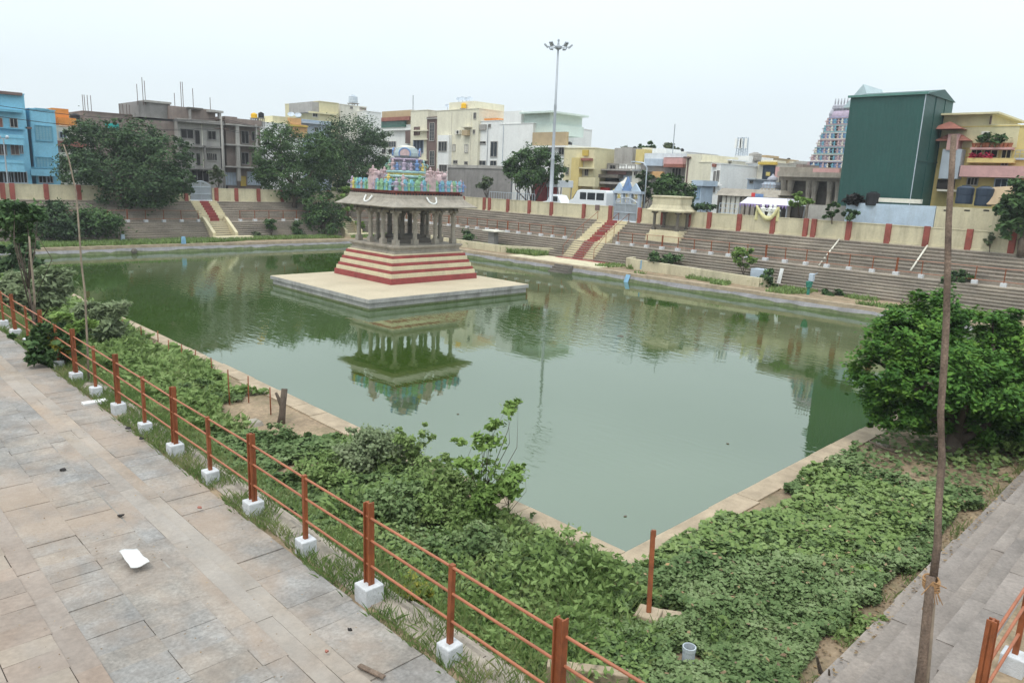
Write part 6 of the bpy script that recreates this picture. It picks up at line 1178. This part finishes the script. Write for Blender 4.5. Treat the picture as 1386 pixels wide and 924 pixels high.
q = at_x(1284, 385, X1+6.6); tree_px('bush', 'green bush growing out of the right steps behind the tall pole', 'bush', (q[0], q[1], 1.6), depth(q), [(1300, 374, 14, 8), (1290, 378, 12, 7)], 1400, .2, 'lf_mid', .06)
for px, py, bl, lf, n_, lab in ((900, 362, [(893, 350, 14, 9), (912, 352, 14, 8), (885, 343, 6, 8)], 'lf_mid', 1500, 'bushy weeds behind the low cream planter wall'), (1008, 362, [(1008, 352, 13, 10), (1000, 342, 8, 8), (1017, 345, 6, 8)], 'lf_bright', 1300, 'tall light weeds left of the grey steel tank'), (1042, 388, [(1038, 372, 10, 8), (1034, 381, 11, 8), (1050, 383, 7, 6)], 'lf_mid', 1300, 'green bush at the end of the low planter wall'), (634, 322, [(633, 318, 9, 8)], 'lf_mid', 700, 'round bush at the left end of the far planter'), (1124, 400, [(1122, 397, 8, 5), (1136, 396, 7, 4)], 'lf_mid', 500, 'low weeds on the right bank near the hand pump')):
    q = at_x(px, py, X1+3.9); tree_px('bush', lab, 'bush', (q[0], q[1], 0), depth(q), bl, n_, .2, lf, .05, clump=.4, nl=5)
for i, px in enumerate((715, 695, 682)):
    q = at_x(px, 345, X1+2.4)
# greenery on and behind the distant roofs
q = at_x(885, 205, XC+40); tree_px('distant_tree', 'distant tree tops over the sheet clad hall, left clump', 'tree', (q[0], q[1], GZ), depth(q), [(872, 201, 10, 5), (880, 198, 8, 6), (845, 202, 12, 4)], 1500, .4, 'lf_mid', .2)
q = at_x(915, 205, XC+40); tree_px('distant_tree', 'distant tree tops by the aerial mast', 'tree', (q[0], q[1], GZ), depth(q), [(905, 201, 9, 6), (917, 205, 8, 5)], 1100, .4, 'lf_olive', .2)
# big tree at the right
bq = TREE_XY; t = depth(bq)
tree_px('almond_tree', 'big leafy tree on the near right bank behind the tall pole', 'tree', (bq[0], bq[1], -.05), t,
        [(1218, 455, 50, 40, 0), (1265, 428, 50, 36, 1), (1325, 452, 56, 36, .5), (1385, 472, 56, 40, 0), (1200, 500, 46, 36, -.4), (1215, 545, 44, 34, -.3), (1270, 510, 60, 48, -1), (1330, 520, 60, 50, -.8), (1390, 530, 62, 50, 0), (1250, 560, 44, 30, .3), (1330, 565, 60, 34, .4), (1195, 560, 30, 24, .2), (1440, 520, 56, 56, .5), (1400, 575, 50, 34, .2)],
        115000, .09, 'lf_big', .3, nl=22, clump=.24, shell=.6, nclump=1000, elong=1.8, fork=.35, up=.6)
# left side: trees and bushes near the fence
q = at_z(46, 428, 1.6); t = depth(q)
root = tree_px('small_tree', 'small thin trunked tree at the left picture edge', 'tree', (q[0], q[1], .4), t+.2, [(20, 290, 30, 22), (42, 302, 18, 20), (8, 310, 26, 22), (50, 288, 12, 12), (30, 320, 18, 10)], 5200, .13, 'lf_mid', .06, clump=.3)
q2 = at_z(30, 415, .2); t2 = depth(q2); tree_px('small_tree', 'dark leafed shrub below the small left tree', 'shrub', (q2[0], q2[1], 0), t2, [(22, 345, 20, 14), (40, 358, 16, 12), (10, 358, 14, 12), (30, 335, 14, 10)], 2200, .22, 'lf_dark', .08, clump=.38)
q3 = at_z(52, 442, .3); t3 = depth(q3); tree_px('feathery_bush', 'large pale feathery bush at the left, beyond the railing', 'bush', (q3[0], q3[1], 0), t3, [(45, 385, 34, 20), (72, 380, 24, 17), (25, 395, 26, 18), (60, 402, 28, 14), (88, 388, 10, 10)], 9000, .14, 'lf_feather', .08, clump=.34, elong=2.8)
q4 = at_z(140, 468, .1); t4 = depth(q4); tree_px('feathery_bush', 'smaller grey green feathery bush right of the leaning bamboo', 'bush', (q4[0], q4[1], 0), t4, [(140, 428, 22, 12), (155, 418, 18, 9), (120, 420, 18, 10), (145, 445, 20, 12), (168, 412, 9, 6)], 4500, .12, 'lf_feather', .05, clump=.34, elong=3.0)
q5 = at_z(78, 500, 1.7); t5 = depth(q5)
tree_px('croton_bush', 'tangled leafy bush spilling over the left railing with yellow leaves', 'bush', (q5[0]+.25, q5[1], 1.65), t5, [(78, 470, 26, 18), (62, 485, 24, 16), (95, 455, 18, 18), (72, 450, 18, 14), (50, 462, 14, 9), (100, 480, 14, 16), (22, 458, 9, 6), (112, 430, 8, 8)], 2600, .15, 'lf_mid', .05, clump=.38, elong=1.5)
B = px_blobs([(70, 448, 18, 10), (60, 460, 14, 10), (88, 462, 16, 12), (95, 472, 14, 10)], t5); P, o_, _ = blob_points(B, 500, .5); leaf_mesh('yellow_leaves', 'lf_yellow', P, .14, [o for o in COL.objects if o.name == 'croton_bush'][0])
B = px_blobs([(105, 428, 12, 8), (118, 440, 10, 8), (85, 425, 10, 8), (98, 446, 12, 8)], t5); P, o_, _ = blob_points(B, 600, .5); leaf_mesh('bright_leaves', 'lf_bright', P, .15, [o for o in COL.objects if o.name == 'croton_bush'][0])
# weeds and saplings of the near bank
q = at_z(640, 720, 0); t = depth(q)
tree_px('sapling', 'tall bright green sapling leaning over the water edge', 'sapling', (q[0], q[1], -.03), t, [(688, 552, 14, 10), (672, 572, 14, 10), (655, 600, 18, 16), (650, 630, 20, 18), (640, 575, 9, 7), (618, 598, 9, 7), (690, 655, 18, 18), (655, 665, 22, 14), (700, 545, 7, 6), (625, 625, 12, 8), (645, 690, 18, 14)], 2600, .085, 'lf_bright', .022, clump=.6, nclump=80, shell=.2, nl=40, elong=1.9, fork=.7)
shr0 = [(505, 650, [(500, 610, 40, 30), (470, 622, 26, 20), (530, 622, 28, 24), (548, 600, 12, 20), (490, 590, 22, 14)], 3400, 'lf_feather', .09, 'broad feathery grey green shrub mass in the middle of the near bank'),
        (585, 690, [(590, 650, 34, 30), (560, 660, 28, 24), (620, 660, 26, 26), (600, 625, 20, 16)], 3000, 'lf_cover_l', .095, 'tall light leafy shrub between the feathery mass and the sapling'),
        (540, 720, [(535, 680, 36, 26), (505, 690, 28, 20), (560, 700, 26, 20)], 2600, 'lf_cover', .1, 'dense green shrub behind the third rail, left of the sapling foot'),
        (690, 700, [(690, 660, 18, 20), (700, 640, 12, 12), (680, 685, 20, 14)], 1100, 'lf_bright', .09, 'small bright leafy shoot at the ledge right of the sapling')]
shr = [(520, 640, [(515, 605, 36, 26), (490, 615, 22, 18), (540, 620, 24, 20), (510, 590, 24, 14)], 2600, 'lf_feather', .085, 'bushy grey green weed in the middle of the near bank'),
       (560, 660, [(560, 600, 14, 26), (575, 590, 12, 14), (545, 590, 10, 20)], 900, 'lf_cover_l', .09, 'upright leafy weed right of the bushy grey green one'),
       (600, 640, [(598, 640, 22, 18), (580, 650, 20, 14)], 900, 'lf_cover_l', .085, 'light green weed beside the bare soil, left of the sapling'),
       (470, 660, [(460, 645, 34, 20), (430, 630, 30, 20), (490, 660, 24, 16)] , 2600, 'lf_cover_l', .09, 'wide mound of dark weeds behind the thick second post'),
       (600, 720, [(595, 690, 34, 22), (560, 700, 26, 20), (625, 705, 26, 22), (580, 672, 22, 12)], 3400, 'lf_cover_l', .085, 'large mound of dark green weeds in front of the sapling'),
       (660, 760, [(655, 730, 34, 20), (690, 745, 26, 18), (630, 740, 22, 16)], 2000, 'lf_cover', .1, 'mound of weeds below the sapling near the water corner'),
       (735, 800, [(730, 785, 40, 14), (690, 795, 26, 12), (765, 780, 20, 10)], 1100, 'lf_cover_l', .09, 'patch of bright broad leaved weeds left of the lone rusty post'),
       (380, 605, [(380, 590, 26, 14), (355, 600, 22, 14), (410, 600, 22, 14)], 1700, 'lf_cover', .1, 'weeds clustered round the foot of the forked stump'),
       (300, 540, [(300, 535, 26, 12), (270, 525, 20, 12), (330, 560, 22, 12)], 1500, 'lf_cover', .12, 'spreading dark weeds among the thin rusty rods'),
       (1175, 785, [(1175, 778, 22, 9)], 500, 'lf_bright', .07, 'yellow green weed tuft in the right creeper bed'),
       (1160, 850, [(1150, 845, 36, 16), (1120, 865, 30, 14), (1190, 830, 20, 10)], 1300, 'lf_cover_l', .09, 'bright vine leaves along the bank by the grey steps'),
       (968, 905, [(966, 893, 14, 12)], 300, 'lf_grass', .06, 'small yellowish tuft right of the grey pipe stub'),
       (1395, 620, [(1385, 600, 34, 16), (1360, 605, 20, 10)], 800, 'lf_bright', .1, 'bright low plants in the shade under the big tree'),
       (555, 800, [(555, 790, 22, 20), (572, 800, 16, 14), (540, 800, 14, 14)], 450, 'lf_yellow', .1, 'yellow leaved plant just beyond the railing, right of thick post')]
for px, py, bl, n_, lf, sz, lab in shr0 + shr:
    q = at_z(px, py, 0 if px != 555 else 1.0); tree_px('weed_shrub', lab, 'weed', (q[0], q[1], -.03 if px != 555 else .8), depth(q), bl, int(n_*1.5), sz*.75, lf, .014, clump=.4, nl=12, shell=.35, elong=1.6)

# ================================================================== things on the near banks and the walk
def pole(name, label, cat, pts, rad, m, extra=None):
    root = thing(name, label, cat, pts[0]); MB().tube(pts, rad, 10).build('shaft', m, root, smooth=True); return root
b0 = at_z(1236, 990, TER); t0 = depth(b0); J = lambda px, py, tt: at_d(px, py, tt)
rt = thing('timber_pole', 'tall weathered timber pole spliced with rope at the right', 'pole', b0); tt = t0+.15
up_ = [J(1261, 800, tt), J(1269, 735, tt), J(1270, 690, tt), J(1275, 620, tt+.1), J(1273, 560, tt+.1), J(1278, 490, tt+.1), J(1281, 430, tt+.1), J(1284, 300, tt+.15), J(1291, 183, tt+.2)]
MB().tube(up_, [.044, .044, .039, .042, .038, .04, .038, .035, .032], 10).build('shaft', 'wood', rt, smooth=True)
MB().tube([b0, J(1248, 900, tt-.12), J(1256, 820, tt-.12), J(1260, 780, tt-.1)], [.058, .054, .051, .048], 10).build('lower_shaft', 'wood', rt, smooth=True)
MB().tube([b0+RI*.1, J(1255, 900, tt-.05), J(1262, 815, tt-.03)], [.04, .038, .035], 8).build('splint', 'bamboo', rt, smooth=True)
mb = MB()
for k in range(6): c = J(1260.5, 783+k*2.6, tt-.05); mb.tube([c + RI*.085*math.cos(a) + np.array([FW[0], FW[1], 0])*.085*math.sin(a) + np.array([0, 0, .015*math.sin(a+k)]) for a in np.linspace(0, 2*math.pi, 13)], .012, 5, False)
for k in range(9): c = J(1263, 787, tt-.16); mb.tube([c, c + RI*rnd.uniform(-.12, .18) + np.array([0, 0, rnd.uniform(-.5, .05)])], .006, 4)
mb.build('rope', 'rope', rt)
c0 = at_x(120, 513, X0-6.6); t0 = depth(c0); pole('bamboo_pole', 'long thin crooked bamboo pole leaning by the left railing', 'pole', [c0, J(118, 460, t0), J(115, 395, t0), J(110, 355, t0), J(107, 310, t0), J(103, 260, t0+.1), J(93, 215, t0+.1), J(86, 196, t0+.1)], [.03, .028, .027, .026, .024, .022, .018, .014], 'bamboo')
c0 = at_x(47, 430, X0-6.3); t0 = depth(c0)-.2; pole('bamboo_pole', 'shorter upright pole before the small left tree', 'pole', [c0, J(47, 405, t0), J(44, 370, t0), J(41, 340, t0), J(39.5, 320, t0)], [.038, .036, .034, .032, .03], 'bamboo')
for i, (px, py0, py1) in enumerate(((311, 497, 546.5), (336.6, 507, 543.6), (366.7, 521.7, 559.7), (287, 485, 500), (265, 473.5, 489.6), (246.3, 464.7, 494), (228.8, 459, 485), (214, 450, 462), (192, 441, 463), (167.5, 431, 457), (151, 424, 440), (136, 418, 430))):
    q = at_z(px, py1, 0); zt = max(.5, at_d(px, py0, depth(q))[2]); lean = rnd.uniform(-.04, .04)
    ls = ['thin rusty rod nearest the forked stump, standing in bare soil', 'thin rusty rod, second from the forked stump', 'tallest thin rusty rod on the left bank'] if i < 3 else None
    lab = {0: 'tallest thin rusty rod on the left bank', 1: 'thin rusty rod between the tallest rod and the forked stump', 2: 'thin rusty rod just left of the forked stump'}.get(i, 'thin rusty rod in the row along the left water ledge')
    o = MB().tube([(q[0], q[1], -.2), (q[0]+lean, q[1]+lean, zt)], .022, 7).build('rod_post', 'rust', smooth=True); setp(o, lab, 'rod', 'thin rods along the left ledge')
q = at_z(380, 572, 0); t0 = depth(q); rt = thing('tree_stump', 'forked bare tree stump at the water ledge', 'stump', q)
MB().tube([q-np.array([0, 0, .1]), J(382, 560, t0), J(383, 545, t0), J(385, 526, t0)], [.14, .105, .1, .1], 9).build('trunk', 'bark', rt, smooth=True); MB().tube([J(382, 551, t0), J(378, 541, t0), J(373.5, 531, t0)], [.07, .06, .04], 7).build('branch', 'bark', rt, smooth=True)
# lone rusty post on a stone block
q = at_z(878, 828, .3); rt = thing('rusty_post', 'lone rusty steel post on a stone block by the near water corner', 'post', q); tp_ = J(884, 718, depth(q)+.05)
mb = MB(); d_ = (tp_-q); mb.bar(q, tp_, .085, .085); mb.build('shaft', 'rust', rt, bevel=.006); mb = MB(); mb.bar(q+d_*.93+RI*.015, tp_+d_*.01+RI*.015, .075, .09); mb.build('collar', 'rust', rt)
mb = MB(); c, s_n = .8, .6; mb.frus(q[0], q[1], .24, .24, -.12, .21, .21, .31, .35); mb.build('footing', 'ledge', rt, bevel=.02)
q = at_z(908, 832, .2); o = MB().frus(q[0], q[1], .17, .22, -.05, .15, .2, .22, .6).build('flat_stone', 'ledge', bevel=.02); setp(o, 'flat tan stone lying beside the lone rusty post', 'stone')
q = at_z(931, 896, .1); rt = thing('pipe_stub', 'short grey plastic pipe stub standing in the creepers', 'pipe', q); r_, h_ = .105, .4; mb = MB(); i0 = 0; n_ = 20
pr2 = [(r_, -.1), (r_, h_-.08), (r_*1.08, h_-.07), (r_*1.08, h_), (r_*.9, h_), (r_*.86, h_-.2)]
mb.lathe(q[0], q[1], 0, pr2, n_); mb.f = mb.f[:-1]; mb.build('pipe', 'pvc', rt, smooth=False); MB().lathe(q[0], q[1], 0, [(r_*.86, h_-.22), (r_*.86, h_-.2)], n_).build('inside', 'dark', rt); MB().lathe(q[0], q[1], -.05, [(.2, 0), (.17, .06), (.12, .08)], 14).build('mortar_collar', 'mortar', rt)
for px, py, sz, lab in ((345, 572, .28, 'flat grey stone left of the forked stump'), (1133, 703, .14, 'small tan stone in the right creeper bed'), (1195, 600, .2, 'dark broken stones at the edge of the right ledge')):
    q = at_z(px, py, .02); o = MB().frus(q[0], q[1], sz, sz*.7, -.05, sz*.8, sz*.5, .1, rnd.random()*3).build('loose_stone', 'stone', bevel=.02); setp(o, lab, 'stone')
q = at_z(1215, 612, .1); o = MB().tube([q, J(1195, 606, depth(q)), J(1175, 596, depth(q)+.2)], [.05, .045, .03], 6).build('fallen_branch', 'bark', smooth=True); setp(o, 'fallen dark branch on the bank by the big tree', 'branch')
q = at_z(740, 907, .35); q2 = at_z(850, 921, .35); o = MB().bar(q, q2, .2, .3).build('stone_kerb', 'ledge', bevel=.02); setp(o, 'pale stone kerb half buried at the bottom of the near bank', 'kerb')
# on the paved walk
P4 = [at_z(*p, TER+.155) for p in ((161, 747), (185, 742), (203, 763), (177, 770))]
mb = MB(); i = 0
g_ = 6; V = []
for a in range(g_+1):
    for b_ in range(g_+1):
        u, v = a/g_, b_/g_; p = P4[0]*(1-u)*(1-v)+P4[1]*u*(1-v)+P4[2]*u*v+P4[3]*(1-u)*v; V.append((p[0], p[1], p[2]+.02*math.sin(u*5+v*3)+.012*math.sin(v*9)+.015*(abs(u-.5)+abs(v-.5))))
mb.v = V; mb.f = [(a*(g_+1)+b_, (a+1)*(g_+1)+b_, (a+1)*(g_+1)+b_+1, a*(g_+1)+b_+1) for a in range(g_) for b_ in range(g_)]
o = mb.build('paper_sheet', 'paper', smooth=True); sol = o.modifiers.new('thick', 'SOLIDIFY'); sol.thickness = .008; setp(o, 'crumpled white paper sheet lying on the paved walk', 'paper')
for px, py, sz, lab in ((163, 699, .055, 'black scrap on the paved walk above the paper'), (86, 636, .06, 'dark leaf on the paved walk, upper left'), (174, 580, .06, 'dark dropping beside the kerb, upper of two'), (192, 594, .05, 'dark dropping beside the kerb, lower of two'), (270, 688, .04, 'small brown leaf on the walk below the kerb'), (473, 853, .035, 'dark chip on the grey kerb slabs'), (442, 883, .03, 'orange chip on the peach paving row')):
    q = at_z(px, py, TER+.06); mb = MB(); n_ = 7; mb.poly([(q[0]+sz*rnd.uniform(.5, 1.3)*math.cos(a), q[1]+sz*rnd.uniform(.5, 1.3)*math.sin(a), q[2]+rnd.uniform(0, .02)) for a in np.linspace(0, 2*math.pi, n_+1)[:-1]], (0, 0, .02)); o = fixnormals(mb.build('scrap', 'blackw' if px not in (270, 442) else 'tile')); setp(o, lab, 'litter')
q = at_z(497, 905, TER+.05); q2 = at_z(520, 916, TER+.05); o = MB().bar(q-(q2-q)*.5, q2, .07, .03).build('wood_scrap', 'wood', bevel=.01); setp(o, 'dark splintered wood scrap on the peach paving near the kerb', 'wood scrap')
q = at_z(128, 543, TER+.05); o = MB().box(q[0]-.28, q[0]+.28, q[1]-.12, q[1]+.12, TER-.02, TER+.06).build('white_slab', 'paper', bevel=.01); setp(o, 'thin white slab lying on the pavement kerb', 'slab')
for px in (194, 199): 
    pass
q = at_z(1200, 918, .9); 
for px, py, lab in ((1198, 914, 'pale blue scrap at the foot of the grey steps, right one'), (1163, 921, 'pale blue scrap at the foot of the grey steps, left one')):
    q = at_z(px, py, .38); mb = MB(); mb.poly([(q[0]+.07*rnd.uniform(.6, 1.3)*math.cos(a), q[1]+.07*rnd.uniform(.6, 1.3)*math.sin(a), q[2]+.03) for a in np.linspace(0, 6.28, 7)[:-1]], (0, 0, .03)); o = fixnormals(mb.build('scrap', 'paleblue')); setp(o, lab, 'litter')
q = at_z(1118, 915, .15); mb = MB(); [mb.tube([(q[0]+rnd.uniform(-.05, .05), q[1]+rnd.uniform(-.1, .1), -.05), (q[0]+rnd.uniform(-.15, .15), q[1]+rnd.uniform(-.2, .2), rnd.uniform(.2, .5))], [.03, .015], 6) for _ in range(4)]; o = mb.build('dead_stalks', 'bark'); setp(o, 'dry dead stalks at the end of the grey steps', 'dead plant')

# bits floating on the water
for px, py, lab in ((846, 698, 'dark twig floating near the near water corner'), (716, 437, 'pale ring of scum floating right of the platform'), (840, 455, 'small floating leaf on the open water right of the platform'), (620, 560, 'small floating leaf beyond the sapling'), (985, 600, 'small floating leaf off the right ledge')):
    q = at_z(px, py, WATER+.01); mb = MB(); r_ = .05 if py > 500 else .25; mb.poly([(q[0]+r_*rnd.uniform(.4, 1.2)*math.cos(a), q[1]+r_*rnd.uniform(.4, 1.2)*math.sin(a), WATER+.005) for a in np.linspace(0, 6.28, 9)[:-1]], (0, 0, .012)); setp(fixnormals(mb.build('floating_scrap', 'bark' if px != 716 else 'lf_olive')), lab, 'litter')
